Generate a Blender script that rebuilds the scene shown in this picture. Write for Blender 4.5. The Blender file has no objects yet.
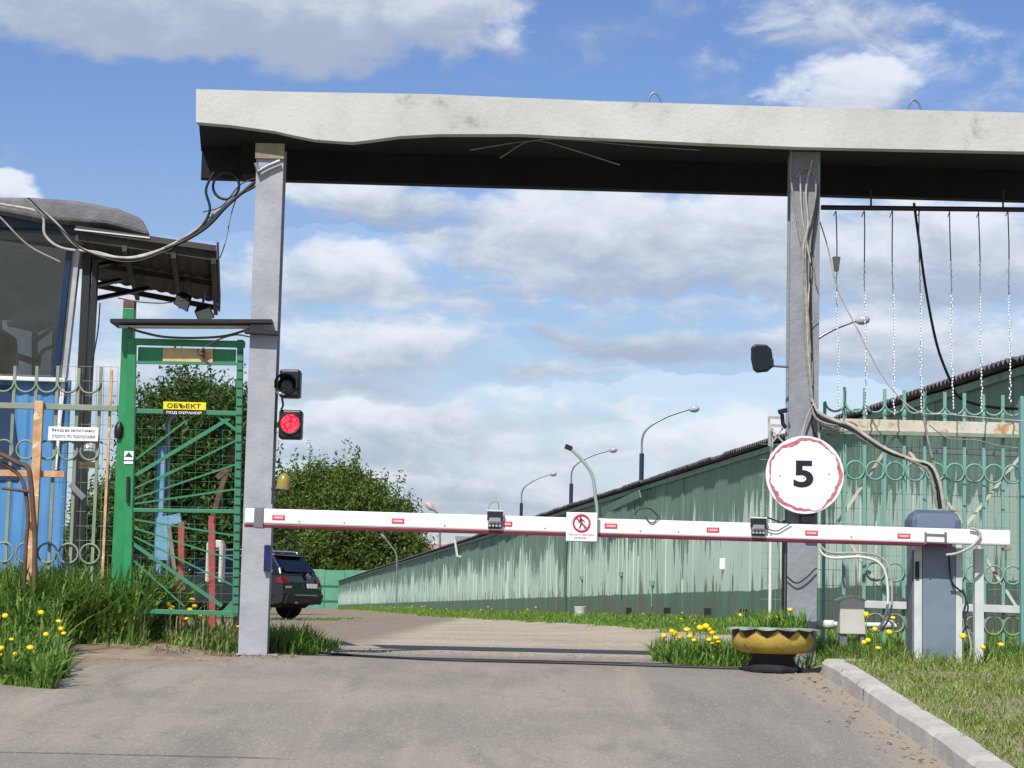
import bpy, bmesh, math, random
import numpy as np
from mathutils import Vector, Matrix

R = math.radians
S = bpy.context.scene
COL = S.collection
rng = random.Random(7)
nrng = np.random.default_rng(11)

# ------------------------------------------------------------------ camera
F = 2090.0                      # focal length in pixels of a 1024 px wide picture
EYE = 0.36
PITCH, ROLL = R(6.27), 0.0238
cam_d = bpy.data.cameras.new('camera')
cam = bpy.data.objects.new('camera', cam_d)
COL.objects.link(cam)
cam.location = (0, 0, EYE)
CM = Matrix.Rotation(math.pi / 2 + PITCH, 3, 'X') @ Matrix.Rotation(ROLL, 3, 'Z')
cam.rotation_euler = CM.to_euler()
cam_d.sensor_width = 36
cam_d.lens = 36 * F / 1024
cam_d.clip_start = 0.1
cam_d.clip_end = 8000
S.camera = cam

def ray(px, py):
    return (CM @ Vector(((px - 512) / F, -(py - 384) / F, -1))).normalized()

def W(px, py, Y):
    """point of the world seen at a photograph position, at distance Y in front of the camera"""
    d = ray(px, py)
    return Vector((0, 0, EYE)) + d * (Y / d.y)

# ------------------------------------------------------------------ light
SUN_EL, SUN_DIR = R(47), Vector((-0.34, -0.94, 0)).normalized()
sd = bpy.data.lights.new('sun', 'SUN')
sd.energy = 3.6
sd.angle = R(0.5)
sd.color = (1, 0.95, 0.88)
sun = bpy.data.objects.new('sun', sd)
COL.objects.link(sun)
tosun = Vector((SUN_DIR.x * math.cos(SUN_EL), SUN_DIR.y * math.cos(SUN_EL), math.sin(SUN_EL)))
sun.rotation_euler = tosun.to_track_quat('Z', 'Y').to_euler()
sun.location = (0, -10, 30)

S.view_settings.view_transform = 'Standard'
S.view_settings.look = 'None'
S.view_settings.gamma = 1
S.view_settings.use_curve_mapping = False
S.view_settings.exposure = 0.4

def lin(r, g, b):
    f = lambda c: (c / 255 / 12.92) if c / 255 <= 0.04045 else ((c / 255 + 0.055) / 1.055) ** 2.4
    return (f(r), f(g), f(b), 1)

class NT:
    """small helper for writing node trees"""
    def __init__(s, tree):
        s.t = tree; tree.nodes.clear()
    def n(s, typ, **kw):
        nd = s.t.nodes.new(typ)
        ins = kw.pop('ins', {})
        for k, v in kw.items(): setattr(nd, k, v)
        for k, v in ins.items(): s.put(nd.inputs[k], v)
        return nd
    def put(s, inp, v):
        if isinstance(v, bpy.types.NodeSocket): s.t.links.new(v, inp)
        elif isinstance(v, bpy.types.Node): s.t.links.new(v.outputs[0], inp)
        else: inp.default_value = v
    def m(s, op, a, b=None, c=None, clamp=False):
        nd = s.t.nodes.new('ShaderNodeMath'); nd.operation = op; nd.use_clamp = clamp
        for i, v in enumerate((a, b, c)):
            if v is not None: s.put(nd.inputs[i], v)
        return nd.outputs[0]
    def mix(s, f, a, b, mode='MIX'):
        nd = s.t.nodes.new('ShaderNodeMix'); nd.data_type = 'RGBA'; nd.blend_type = mode
        s.put(nd.inputs[0], f); s.put(nd.inputs[6], a); s.put(nd.inputs[7], b)
        return nd.outputs[2]
    def step(s, v, a, b):
        nd = s.t.nodes.new('ShaderNodeMapRange'); nd.interpolation_type = 'SMOOTHSTEP'
        s.put(nd.inputs[0], v); nd.inputs[1].default_value = a; nd.inputs[2].default_value = b
        return nd.outputs[0]
    def noise(s, vec, scale, detail=4, rough=0.55, dist=0):
        nd = s.t.nodes.new('ShaderNodeTexNoise')
        if vec is not None: s.put(nd.inputs['Vector'], vec)
        nd.inputs['Scale'].default_value = scale; nd.inputs['Detail'].default_value = detail
        nd.inputs['Roughness'].default_value = rough; nd.inputs['Distortion'].default_value = dist
        return nd

world = bpy.data.worlds.new('World')
S.world = world
world.use_nodes = True
def build_sky():
    g = NT(world.node_tree)
    sky = g.n('ShaderNodeTexSky', sky_type='NISHITA', sun_disc=False, sun_elevation=SUN_EL,
              sun_rotation=math.atan2(SUN_DIR.x, SUN_DIR.y), air_density=1.0, dust_density=0.6, ozone_density=1.6)
    tc = g.n('ShaderNodeTexCoord')
    sep = g.n('ShaderNodeSeparateXYZ', ins={0: tc.outputs['Generated']})
    X, Y, Z = sep.outputs
    az = g.m('ARCTAN2', X, Y)
    el = g.m('ARCSINE', Z)
    # stretched coordinates make flat-bottomed cumulus streets
    vv = g.n('ShaderNodeCombineXYZ', ins={0: az, 1: g.m('MULTIPLY', el, 1.9), 2: 0.37})
    warp = g.noise(vv, 16, 4, 0.6)
    ws = g.n('ShaderNodeSeparateColor', ins={0: warp.outputs['Color']})
    u = g.m('ADD', az, g.m('MULTIPLY', g.m('SUBTRACT', ws.outputs[0], 0.5), 0.075))
    v = g.m('ADD', el, g.m('MULTIPLY', g.m('SUBTRACT', ws.outputs[1], 0.5), 0.036))
    blobs = [  # clouds: centre x, y, half width, half height on the photograph, thickness, whiteness
        (190, -2, 310, 66, 1.5, .36), (430, 4, 100, 50, 1.1, .42), (505, 48, 40, 24, .45, .5),
        (840, 15, 95, 40, .6, .5), (720, 60, 40, 22, .35, .5), (850, 84, 88, 36, .9, .75), (990, 75, 110, 60, .3, .5),
        (0, 196, 45, 14, 1.1, .95),
        (380, 204, 135, 26, 1.1, .5), (640, 240, 235, 56, 1.3, .55), (770, 215, 120, 42, .9, .6), (920, 250, 210, 60, 1.1, .55),
        (330, 278, 150, 42, 1.05, .55), (500, 300, 90, 24, .7, .4), (385, 350, 165, 46, 1.1, .55),
        (655, 352, 110, 20, 1.0, .2), (545, 372, 80, 16, .8, .3), (760, 345, 50, 14, .7, .25),
        (930, 345, 160, 40, .9, .45), (400, 425, 170, 40, 1.1, .5), (340, 455, 130, 16, .9, .3), (560, 335, 70, 12, .8, .25), (350, 385, 150, 14, .9, .25), (620, 285, 230, 14, 1.0, .22), (380, 222, 120, 9, .9, .2), (560, 490, 200, 12, .8, .3), (560, 455, 120, 30, .8, .6), (740, 445, 130, 38, 1.05, .9),
        (470, 495, 260, 42, 1.0, .6), (150, 290, 150, 40, .9, .6), (110, 370, 200, 60, 1.0, .6), (620, 415, 120, 16, .6, .5), (620, 300, 260, 40, .5, .55), (600, 440, 330, 70, .6, .55), (900, 160, 10, 6, .1, .5),
    ]
    D = None; SW = None; SV = None; SB = None
    for (cx, cy, a, b, k, wh) in blobs:
        d = ray(cx, cy); ua = math.atan2(d.x, d.y); va = math.asin(d.z)
        du = g.m('MULTIPLY', g.m('SUBTRACT', u, ua), F / a)
        dv = g.m('MULTIPLY', g.m('SUBTRACT', v, va), F / b)
        r2 = g.m('ADD', g.m('MULTIPLY', du, du), g.m('MULTIPLY', dv, dv))
        f = g.m('MULTIPLY', g.m('MAXIMUM', g.m('SUBTRACT', 1.35, r2), 0), k)
        D = f if D is None else g.m('MAXIMUM', D, f)
        w = f
        SW = w if SW is None else g.m('ADD', SW, w)
        t = g.m('MULTIPLY', w, dv); SV = t if SV is None else g.m('ADD', SV, t)
        t = g.m('MULTIPLY', w, wh); SB = t if SB is None else g.m('ADD', SB, t)
    SWs = g.m('MAXIMUM', SW, 0.05)
    rel = g.m('DIVIDE', SV, SWs)
    whi = g.m('DIVIDE', SB, SWs)
    # elsewhere in the sky: plain broken cloud
    infront = g.m('MULTIPLY', g.step(Y, 0.80, 0.93), g.m('SUBTRACT', 1, g.step(Z, 0.34, 0.44)))
    gen = g.noise(tc.outputs['Generated'], 3.2, 6, 0.6)
    genD = g.m('MULTIPLY', g.m('SUBTRACT', gen.outputs['Fac'], 0.46), 7)
    Dt = g.m('ADD', g.m('MULTIPLY', D, infront), g.m('MULTIPLY', genD, g.m('SUBTRACT', 1, infront)))
    n1 = g.noise(vv, 26, 8, 0.62, 0.3)
    n2 = g.noise(vv, 9, 5, 0.55, 0.2)
    fb = g.m('ADD', g.m('MULTIPLY', g.m('SUBTRACT', n1.outputs['Fac'], 0.5), 2.4), g.m('MULTIPLY', g.m('SUBTRACT', n2.outputs['Fac'], 0.5), 1.6))
    dens = g.step(g.m('ADD', Dt, fb), 0.12, 1.15)
    dens = g.m('MULTIPLY', dens, 0.93)
    # thin veil low over the horizon
    veil = g.m('MULTIPLY', g.m('SUBTRACT', 1, g.step(Z, 0.02, 0.26)), 0.5)
    dens = g.m('MAXIMUM', dens, g.m('MULTIPLY', veil, g.m('ADD', 0.6, n2.outputs['Fac'])))
    br = g.m('ADD', g.m('ADD', g.m('MULTIPLY', rel, 0.46), whi), g.m('MULTIPLY', g.m('SUBTRACT', n1.outputs['Fac'], 0.5), 1.3))
    br = g.step(br, 0.08, 1.02)
    ccol = g.mix(br, (3.5, 4.1, 5.2, 1), (7.1, 7.5, 8.1, 1))
    hs = g.n('ShaderNodeHueSaturation', ins={'Hue': 0.515, 'Saturation': 1.22, 'Value': 1.06, 'Color': sky.outputs[0]})
    out = g.mix(dens, hs.outputs[0], ccol)
    bg = g.n('ShaderNodeBackground', ins={0: out, 1: 0.09})
    g.n('ShaderNodeOutputWorld', ins={0: bg})
build_sky()

# ------------------------------------------------------------------ materials
MATS = {}
def pm(name, c1, c2=None, scale=3, rough=0.6, metal=0, bump=0, bscale=40, c3=None, t3=(0.62, 0.68), s3=12, coat=0,
       stretch=(1, 1, 1), detail=6, spec=0.5, trans=0):
    if name in MATS: return MATS[name]
    m = bpy.data.materials.new(name); m.use_nodes = True
    g = NT(m.node_tree)
    tc = g.n('ShaderNodeTexCoord')
    mp = g.n('ShaderNodeMapping', ins={0: tc.outputs['Object'], 'Scale': stretch})
    c = lin(*c1)
    if c2 is not None:
        n = g.noise(mp, scale, detail, 0.6)
        c = g.mix(g.step(n.outputs['Fac'], 0.35, 0.65), lin(*c1), lin(*c2))
    if c3 is not None:
        n3 = g.noise(mp, s3, 7, 0.65)
        c = g.mix(g.step(n3.outputs['Fac'], *t3), c, lin(*c3))
    b = g.n('ShaderNodeBsdfPrincipled', ins={'Base Color': c, 'Roughness': rough, 'Metallic': metal, 'Coat Weight': coat,
                                              'Specular IOR Level': spec, 'Transmission Weight': trans})
    if bump:
        nb = g.noise(mp, bscale, 5, 0.6)
        bp = g.n('ShaderNodeBump', ins={'Strength': bump, 'Distance': 0.02, 'Height': nb.outputs['Fac']})
        g.put(b.inputs['Normal'], bp)
    g.n('ShaderNodeOutputMaterial', ins={0: b})
    MATS[name] = m
    return m

M_white = pm('white_paint', (226, 226, 222), (214, 214, 208), 4, 0.45, c3=(150, 140, 125), t3=(0.70, 0.78), s3=9)
M_boomwhite = pm('boom_white', (235, 236, 236), (226, 226, 226), 3, 0.35)
M_red = pm('boom_red', (118, 26, 50), (100, 20, 42), 6, 0.4)
M_refl = pm('reflector_red', (215, 60, 70), None, rough=0.3)
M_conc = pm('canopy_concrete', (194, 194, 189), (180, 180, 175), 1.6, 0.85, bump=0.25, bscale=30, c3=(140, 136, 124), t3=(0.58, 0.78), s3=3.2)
M_slabin = pm('canopy_shaded_concrete', (36, 34, 37), (28, 27, 30), 2.2, 0.95, c3=(30, 42, 36), t3=(0.55, 0.7), s3=4)  # shade under the canopy is put into this near-black copy of the concrete
M_post = pm('post_grey_paint', (164, 167, 172), (148, 151, 157), 3, 0.55, bump=0.25, bscale=18, c3=(112, 105, 100), t3=(0.72, 0.78), s3=16)
M_post2 = pm('post_grey_flaking_paint', (142, 146, 152), (128, 132, 138), 3, 0.55, bump=0.35, bscale=18, c3=(98, 92, 90), t3=(0.68, 0.74), s3=14)
M_green = pm('gate_green_paint', (40, 140, 82), (34, 124, 72), 5, 0.42, c3=(104, 72, 48), t3=(0.70, 0.76), s3=14)
M_green2 = pm('gate_green_paint_worn', (46, 128, 86), (60, 122, 96), 8, 0.5, c3=(108, 82, 62), t3=(0.64, 0.70), s3=22)
M_fen = pm('fence_teal_paint', (112, 162, 140), (116, 162, 158), 6, 0.5, c3=(140, 112, 84), t3=(0.66, 0.72), s3=18)
M_fen2 = pm('fence_grey_green_paint', (138, 148, 128), (120, 134, 116), 6, 0.55, c3=(130, 92, 62), t3=(0.62, 0.7), s3=16)
M_rustw = pm('rusty_white_paint', (205, 203, 190), (190, 186, 168), 6, 0.6, c3=(176, 136, 88), t3=(0.54, 0.64), s3=9)
M_rust = pm('rusty_orange_steel', (206, 170, 130), (180, 132, 92), 9, 0.75, c3=(222, 206, 180), t3=(0.56, 0.64), s3=10)
M_brown = pm('rusty_brown_steel', (108, 82, 66), (84, 64, 54), 10, 0.8)
M_dark = pm('dark_metal', (26, 24, 26), None, rough=0.5)
M_purple = pm('dark_purple_pipe', (44, 30, 42), None, rough=0.5)
M_black = pm('black_plastic', (18, 18, 20), None, rough=0.45)
M_wblack = pm('black_cable_rubber', (20, 20, 24), None, rough=0.5)
M_wgrey = pm('grey_cable', (150, 146, 138), (124, 120, 112), 20, 0.5)
M_wwhite = pm('white_cable', (184, 180, 170), (156, 152, 142), 14, 0.5)
M_galv = pm('galvanised_steel', (150, 154, 158), (128, 132, 138), 8, 0.4, metal=0.5)
M_cab = pm('cabinet_blue_grey_paint', (120, 133, 148), (110, 123, 139), 4, 0.4, c3=(60, 64, 72), t3=(0.74, 0.78), s3=9)
M_cabdark = pm('cabinet_dark_blue_cap', (92, 104, 124), (80, 92, 112), 5, 0.45)
M_cabside = pm('cabinet_side_grey', (112, 116, 122), (98, 102, 108), 5, 0.5)
M_alu = pm('cabinet_light_trim', (206, 210, 208), (190, 196, 196), 5, 0.4)
M_yel = pm('planter_yellow_paint', (184, 158, 70), (162, 136, 54), 7, 0.6, c3=(96, 76, 34), t3=(0.6, 0.7), s3=9, bump=0.2)
M_petal = pm('planter_mint_paint', (158, 180, 168), (96, 112, 96), 9, 0.6)
M_prust = pm('planter_brown_rubber', (70, 56, 32), (48, 42, 30), 9, 0.8)
M_tyre = pm('tyre_rubber', (24, 22, 26), (34, 32, 34), 9, 0.8, bump=0.3)
M_soil = pm('soil', (74, 58, 42), (52, 42, 32), 14, 0.95, bump=0.6)
M_signw = pm('sign_white', (240, 240, 240), (230, 230, 230), 8, 0.4)
M_signred = pm('sign_faded_red', (176, 92, 96), (196, 120, 122), 20, 0.5)
M_ink = pm('sign_black_ink', (20, 14, 34), None, rough=0.5)
M_yellow = pm('sign_yellow', (238, 214, 26), None, rough=0.4)
M_pinkred = pm('pictogram_red', (200, 44, 76), None, rough=0.5)
M_blue = pm('booth_light_blue_panel', (86, 142, 192), (72, 128, 180), 5, 0.45, stretch=(1, 1, 0.25), c3=(120, 150, 176), t3=(0.66, 0.74), s3=16)
M_navy = pm('booth_navy_paint_and_shade', (22, 54, 92), (18, 44, 78), 3, 0.45)  # paint of frame and fascia, also colours the sheet that draws the wall shadow
M_felt = pm('roofing_felt', (124, 124, 128), (104, 104, 108), 6, 0.95, bump=0.5, bscale=50, c3=(120, 118, 116), t3=(0.62, 0.8), s3=40)
M_awn = pm('awning_dark_sheet', (72, 66, 58), (52, 48, 42), 4, 0.7)
M_mirror = pm('mirror_glass', (60, 62, 64), None, rough=0.08, metal=0.9)
M_car = pm('car_black_paint', (9, 9, 12), None, rough=0.25, coat=0.6)
M_carplastic = pm('car_grey_plastic', (18, 19, 22), None, rough=0.5)
M_glassd = pm('car_tinted_glass', (10, 16, 20), None, rough=0.05, spec=0.45)
M_chrome = pm('chrome', (205, 208, 212), None, rough=0.15, metal=0.9)
M_tail = pm('tail_light_red', (128, 12, 16), None, rough=0.15)
M_amber = pm('amber_beacon_plastic', (150, 130, 52), None, rough=0.25)
M_bark = pm('bark', (84, 72, 58), (62, 54, 46), 14, 0.9, bump=0.5)
M_bluepost = pm('pale_blue_paint', (120, 168, 192), (98, 146, 178), 8, 0.6, c3=(120, 100, 80), t3=(0.62, 0.68), s3=12)
M_redpost = pm('faded_red_paint', (176, 84, 80), (156, 70, 66), 10, 0.7, c3=(96, 62, 52), t3=(0.66, 0.72), s3=9)
M_wood = pm('weathered_wood', (150, 140, 122), (122, 112, 98), 9, 0.85)
M_greyplastic = pm('box_light_grey', (196, 194, 184), (184, 182, 172), 5, 0.5)
M_slate = pm('roof_cement_sheet', (112, 108, 112), (70, 66, 72), 9, 0.9, bump=0.3)
M_trim = pm('eave_pale_green_board', (120, 156, 134), (98, 134, 114), 5, 0.6, c3=(96, 82, 70), t3=(0.62, 0.68), s3=9)
M_farfence = pm('far_green_sheet_metal', (96, 158, 128), (84, 146, 116), 0.8, 0.5)
M_bucket = pm('bucket_white_plastic', (206, 214, 196), None, rough=0.5)
M_plast = pm('pale_plaster', (196, 190, 190), (176, 170, 172), 0.4, 0.8)
M_lens = pm('lamp_lens_grey', (170, 175, 180), None, rough=0.2)

def glass_mat():
    m = bpy.data.materials.new('window_glass'); m.use_nodes = True
    g = NT(m.node_tree)
    gl = g.n('ShaderNodeBsdfGlossy', ins={'Color': (0.7, 0.8, 0.85, 1), 'Roughness': 0.03})
    tr = g.n('ShaderNodeBsdfTransparent', ins={'Color': (0.55, 0.65, 0.66, 1)})
    fr = g.n('ShaderNodeFresnel', ins={0: 1.5})
    ad = g.m('ADD', fr, 0.14)
    mx = g.n('ShaderNodeMixShader', ins={0: ad, 1: tr, 2: gl})
    g.n('ShaderNodeOutputMaterial', ins={0: mx})
    return m
M_glass = glass_mat()

def redlamp_mat():
    m = bpy.data.materials.new('lit_red_lens'); m.use_nodes = True
    g = NT(m.node_tree)
    tc = g.n('ShaderNodeTexCoord')
    vo = g.n('ShaderNodeTexVoronoi', ins={'Vector': tc.outputs['Object'], 'Scale': 55.0})
    f = g.step(vo.outputs['Distance'], 0.2, 0.75)
    c = g.mix(f, (1.0, 0.12, 0.16, 1), (0.75, 0.015, 0.05, 1))
    e = g.n('ShaderNodeEmission', ins={0: c, 1: 0.95})
    g.n('ShaderNodeOutputMaterial', ins={0: e})
    return m
M_redlamp = redlamp_mat()

def wall_mat():
    """green board cladding: mint paint above, darker green plinth with bare wood showing through, vertical flaking"""
    m = bpy.data.materials.new('garage_green_boards'); m.use_nodes = True
    g = NT(m.node_tree)
    tc = g.n('ShaderNodeTexCoord')
    obj = tc.outputs['Object']
    sep = g.n('ShaderNodeSeparateXYZ', ins={0: obj})
    st = g.n('ShaderNodeMapping', ins={0: obj, 'Scale': (7, 7, 0.9)})
    st2 = g.n('ShaderNodeMapping', ins={0: obj, 'Scale': (5, 5, 0.55)})
    big = g.noise(obj, 0.5, 3)
    c = g.mix(g.step(big.outputs['Fac'], 0.35, 0.65), lin(192, 213, 194), lin(178, 202, 182))
    fl = g.noise(st, 1.0, 6, 0.6)
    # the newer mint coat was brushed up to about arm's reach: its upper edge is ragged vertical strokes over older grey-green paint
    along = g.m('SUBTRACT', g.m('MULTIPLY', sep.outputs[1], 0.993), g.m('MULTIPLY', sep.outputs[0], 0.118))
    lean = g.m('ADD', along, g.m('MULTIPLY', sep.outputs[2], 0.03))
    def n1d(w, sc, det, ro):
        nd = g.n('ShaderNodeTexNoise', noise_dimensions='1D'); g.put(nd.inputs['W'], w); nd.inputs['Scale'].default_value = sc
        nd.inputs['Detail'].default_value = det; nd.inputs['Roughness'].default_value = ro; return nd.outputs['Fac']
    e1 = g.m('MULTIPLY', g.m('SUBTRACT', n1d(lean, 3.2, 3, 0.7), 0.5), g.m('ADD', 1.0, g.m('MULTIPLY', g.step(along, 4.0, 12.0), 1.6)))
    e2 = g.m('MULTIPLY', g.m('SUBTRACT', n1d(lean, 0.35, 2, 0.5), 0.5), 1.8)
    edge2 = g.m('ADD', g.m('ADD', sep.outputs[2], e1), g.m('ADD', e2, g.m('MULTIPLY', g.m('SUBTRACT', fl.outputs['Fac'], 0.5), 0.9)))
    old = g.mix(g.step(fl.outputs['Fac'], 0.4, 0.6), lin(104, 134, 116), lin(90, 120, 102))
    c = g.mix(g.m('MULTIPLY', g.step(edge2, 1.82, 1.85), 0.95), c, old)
    c = g.mix(g.m('MULTIPLY', g.step(fl.outputs['Fac'], 0.66, 0.68), 0.7), c, lin(100, 124, 108))
    # plinth
    edge = g.m('ADD', sep.outputs[2], g.m('MULTIPLY', g.m('SUBTRACT', g.noise(obj, 2.2, 3).outputs['Fac'], 0.5), 0.10))
    pl = g.m('SUBTRACT', 1, g.step(edge, 0.655, 0.665))
    pc = g.mix(g.step(fl.outputs['Fac'], 0.4, 0.6), lin(84, 128, 106), lin(74, 116, 96))
    low = g.m('SUBTRACT', 1, g.step(sep.outputs[2], 0.1, 1.5))
    bare = g.noise(st2, 1.0, 7, 0.62)
    bf = g.step(g.m('ADD', bare.outputs['Fac'], g.m('MULTIPLY', low, 0.20)), 0.65, 0.68)
    c = g.mix(pl, c, pc)
    c = g.mix(g.m('MULTIPLY', bf, 0.85), c, lin(108, 102, 86))
    cr = g.noise(st2, 2.3, 6, 0.7)
    c = g.mix(g.step(cr.outputs['Fac'], 0.645, 0.655), c, lin(58, 66, 56))
    b = g.n('ShaderNodeBsdfPrincipled', ins={'Base Color': c, 'Roughness': 0.75})
    bp = g.n('ShaderNodeBump', ins={'Strength': 0.3, 'Distance': 0.01, 'Height': fl.outputs['Fac']})
    g.put(b.inputs['Normal'], bp)
    g.n('ShaderNodeOutputMaterial', ins={0: b})
    return m
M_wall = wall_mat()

def road_mat():
    m = bpy.data.materials.new('worn_asphalt'); m.use_nodes = True
    g = NT(m.node_tree)
    tc = g.n('ShaderNodeTexCoord')
    obj = tc.outputs['Object']
    sep = g.n('ShaderNodeSeparateXYZ', ins={0: obj})
    X, Y, Z = sep.outputs
    a1 = g.noise(obj, 0.7, 5, 0.55)
    mp = g.n('ShaderNodeMapping', ins={0: obj, 'Scale': (1.9, 0.5, 1), 'Rotation': (0, 0, 0.2)})
    a2 = g.noise(mp, 1.6, 6, 0.6)
    c = g.mix(g.step(a1.outputs['Fac'], 0.35, 0.65), lin(134, 127, 116), lin(149, 141, 128))
    c = g.mix(g.m('MULTIPLY', g.step(a2.outputs['Fac'], 0.48, 0.70), 0.7), c, lin(120, 114, 104))
    # darker, patched right half
    pt = g.m('ADD', X, g.m('MULTIPLY', g.m('SUBTRACT', a1.outputs['Fac'], 0.5), 1.0))
    c = g.mix(g.m('MULTIPLY', g.step(pt, 0.6, 1.5), 0.5), c, lin(122, 118, 112))
    tm = g.n('ShaderNodeMapping', ins={0: obj, 'Scale': (3.2, 0.22, 1), 'Rotation': (0, 0, 0.12)})
    tr = g.noise(tm, 1.0, 6, 0.65)
    c = g.mix(g.m('MULTIPLY', g.step(tr.outputs['Fac'], 0.54, 0.70), 0.30), c, lin(112, 106, 98))
    c = g.mix(g.m('MULTIPLY', g.step(tr.outputs['Fac'], 0.46, 0.34), 0.35), c, lin(168, 156, 136))
    st = g.noise(obj, 2.6, 6, 0.7)
    c = g.mix(g.m('MULTIPLY', g.step(st.outputs['Fac'], 0.62, 0.68), 0.25), c, lin(104, 98, 92))
    jl = g.m('ABSOLUTE', g.m('SUBTRACT', g.m('ADD', Y, g.m('MULTIPLY', g.m('SUBTRACT', a1.outputs['Fac'], 0.5), 0.25)), 10.62))
    jm = g.m('MULTIPLY', g.m('SUBTRACT', 1, g.step(jl, 0.01, 0.035)), g.step(g.m('MULTIPLY', X, -1), 0.9, 1.3))
    c = g.mix(g.m('MULTIPLY', jm, 0.7), c, lin(70, 64, 58))
    # aggregate
    gmap = g.n('ShaderNodeMapping', ins={0: obj, 'Scale': (1, 0.22, 1)})
    f1 = g.noise(gmap, 70, 3, 0.7)
    c = g.mix(g.m('MULTIPLY', g.step(f1.outputs['Fac'], 0.52, 0.66), 0.35), c, lin(184, 178, 168))
    f2 = g.noise(gmap, 34, 4, 0.75)
    c = g.mix(g.m('MULTIPLY', g.step(f2.outputs['Fac'], 0.62, 0.68), 0.5), c, lin(88, 83, 78))
    # cracks
    vw = g.noise(obj, 1.4, 4, 0.6)
    vm = g.n('ShaderNodeMix', data_type='VECTOR'); g.put(vm.inputs[0], 0.35); g.put(vm.inputs[4], obj); g.put(vm.inputs[5], vw.outputs['Color'])
    vo = g.n('ShaderNodeTexVoronoi', feature='DISTANCE_TO_EDGE', ins={'Vector': vm.outputs[1], 'Scale': 0.75})
    ck = g.m('MULTIPLY', g.m('SUBTRACT', 1, g.step(vo.outputs['Distance'], 0.0, 0.006)), g.step(a1.outputs['Fac'], 0.5, 0.6))
    c = g.mix(g.m('MULTIPLY', ck, 0.3), c, lin(76, 70, 66))
    # yard behind the gate: packed dirt and gravel
    yy = g.m('ADD', Y, g.m('MULTIPLY', g.m('SUBTRACT', a2.outputs['Fac'], 0.5), 1.6))
    d1 = g.noise(obj, 0.35, 5, 0.6)
    dirt = g.mix(g.step(d1.outputs['Fac'], 0.4, 0.6), lin(176, 162, 140), lin(162, 149, 130))
    gr = g.noise(gmap, 16, 6, 0.8)
    dirt = g.mix(g.m('MULTIPLY', g.step(gr.outputs['Fac'], 0.52, 0.64), 0.6), dirt, lin(214, 204, 184))
    dirt = g.mix(g.m('MULTIPLY', g.step(g.noise(obj, 0.8, 6, 0.7).outputs['Fac'], 0.53, 0.66), 0.5), dirt, lin(126, 114, 98))
    c = g.mix(g.step(yy, 16.9, 18.4), c, dirt)
    # dust strip along the kerb
    kd = g.m('ADD', X, g.m('MULTIPLY', g.m('SUBTRACT', a2.outputs['Fac'], 0.5), 0.7))
    c = g.mix(g.m('MULTIPLY', g.step(kd, 1.85, 2.2), 0.7), c, lin(160, 148, 132))
    # packed earth at the left foot of the gate
    ld = g.m('ADD', g.m('ADD', g.m('MULTIPLY', X, -1), g.m('MULTIPLY', Y, 0.75)), g.m('MULTIPLY', g.m('SUBTRACT', a2.outputs['Fac'], 0.5), 1.0))
    lf = g.m('MULTIPLY', g.step(ld, 13.75, 14.2), g.step(g.m('MULTIPLY', X, -1), 1.2, 1.9))
    earth = g.mix(g.step(gr.outputs['Fac'], 0.4, 0.6), lin(150, 134, 116), lin(120, 106, 92))
    c = g.mix(lf, c, earth)
    b = g.n('ShaderNodeBsdfPrincipled', ins={'Base Color': c, 'Roughness': 0.9})
    bh = g.m('ADD', g.m('MULTIPLY', f1.outputs['Fac'], 0.5), gr.outputs['Fac'])
    bp = g.n('ShaderNodeBump', ins={'Strength': 0.35, 'Distance': 0.015, 'Height': bh})
    g.put(b.inputs['Normal'], bp)
    g.n('ShaderNodeOutputMaterial', ins={0: b})
    return m
M_road = road_mat()

def grass_mat(name, a, b_, dry, drythr=0.6, sc=9):
    m = bpy.data.materials.new(name); m.use_nodes = True
    g = NT(m.node_tree)
    tc = g.n('ShaderNodeTexCoord')
    n = g.noise(tc.outputs['Object'], sc, 3, 0.8)
    n2 = g.noise(tc.outputs['Object'], sc * 4.7, 2, 0.8)
    c = g.mix(g.step(n.outputs['Fac'], 0.35, 0.65), lin(*a), lin(*b_))
    c = g.mix(g.step(n2.outputs['Fac'], drythr, drythr + 0.06), c, lin(*dry))
    d = g.n('ShaderNodeBsdfPrincipled', ins={'Base Color': c, 'Roughness': 0.5, 'Specular IOR Level': 0.35})
    t = g.n('ShaderNodeBsdfTranslucent', ins={0: c})
    mx = g.n('ShaderNodeMixShader', ins={0: 0.38, 1: d, 2: t})
    g.n('ShaderNodeOutputMaterial', ins={0: mx})
    return m
M_gr_tall = grass_mat('tall_grass', (84, 122, 46), (124, 158, 68), (176, 178, 116), 0.59)
M_gr_verge = grass_mat('verge_grass', (112, 142, 62), (150, 170, 86), (200, 190, 138), 0.56)
M_gr_strip = grass_mat('strip_grass', (90, 132, 48), (130, 164, 66), (176, 178, 110), 0.62, 7)
M_straw = grass_mat('dry_straw', (170, 156, 112), (140, 128, 90), (196, 186, 150), 0.6)
M_leaf = grass_mat('tree_leaf', (58, 82, 36), (80, 104, 44), (108, 130, 64), 0.58, 0.9)
M_leaf2 = grass_mat('tree_leaf_fresh', (78, 102, 42), (102, 126, 54), (128, 148, 74), 0.56, 1.4)
M_dand = pm('dandelion_yellow', (246, 206, 10), None, rough=0.7)
M_stem = pm('stem_green', (104, 134, 56), None, rough=0.6)
M_ground = pm('ground_soil', (150, 136, 116), (118, 106, 86), 3, 0.95, bump=0.4, bscale=30)

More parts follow.
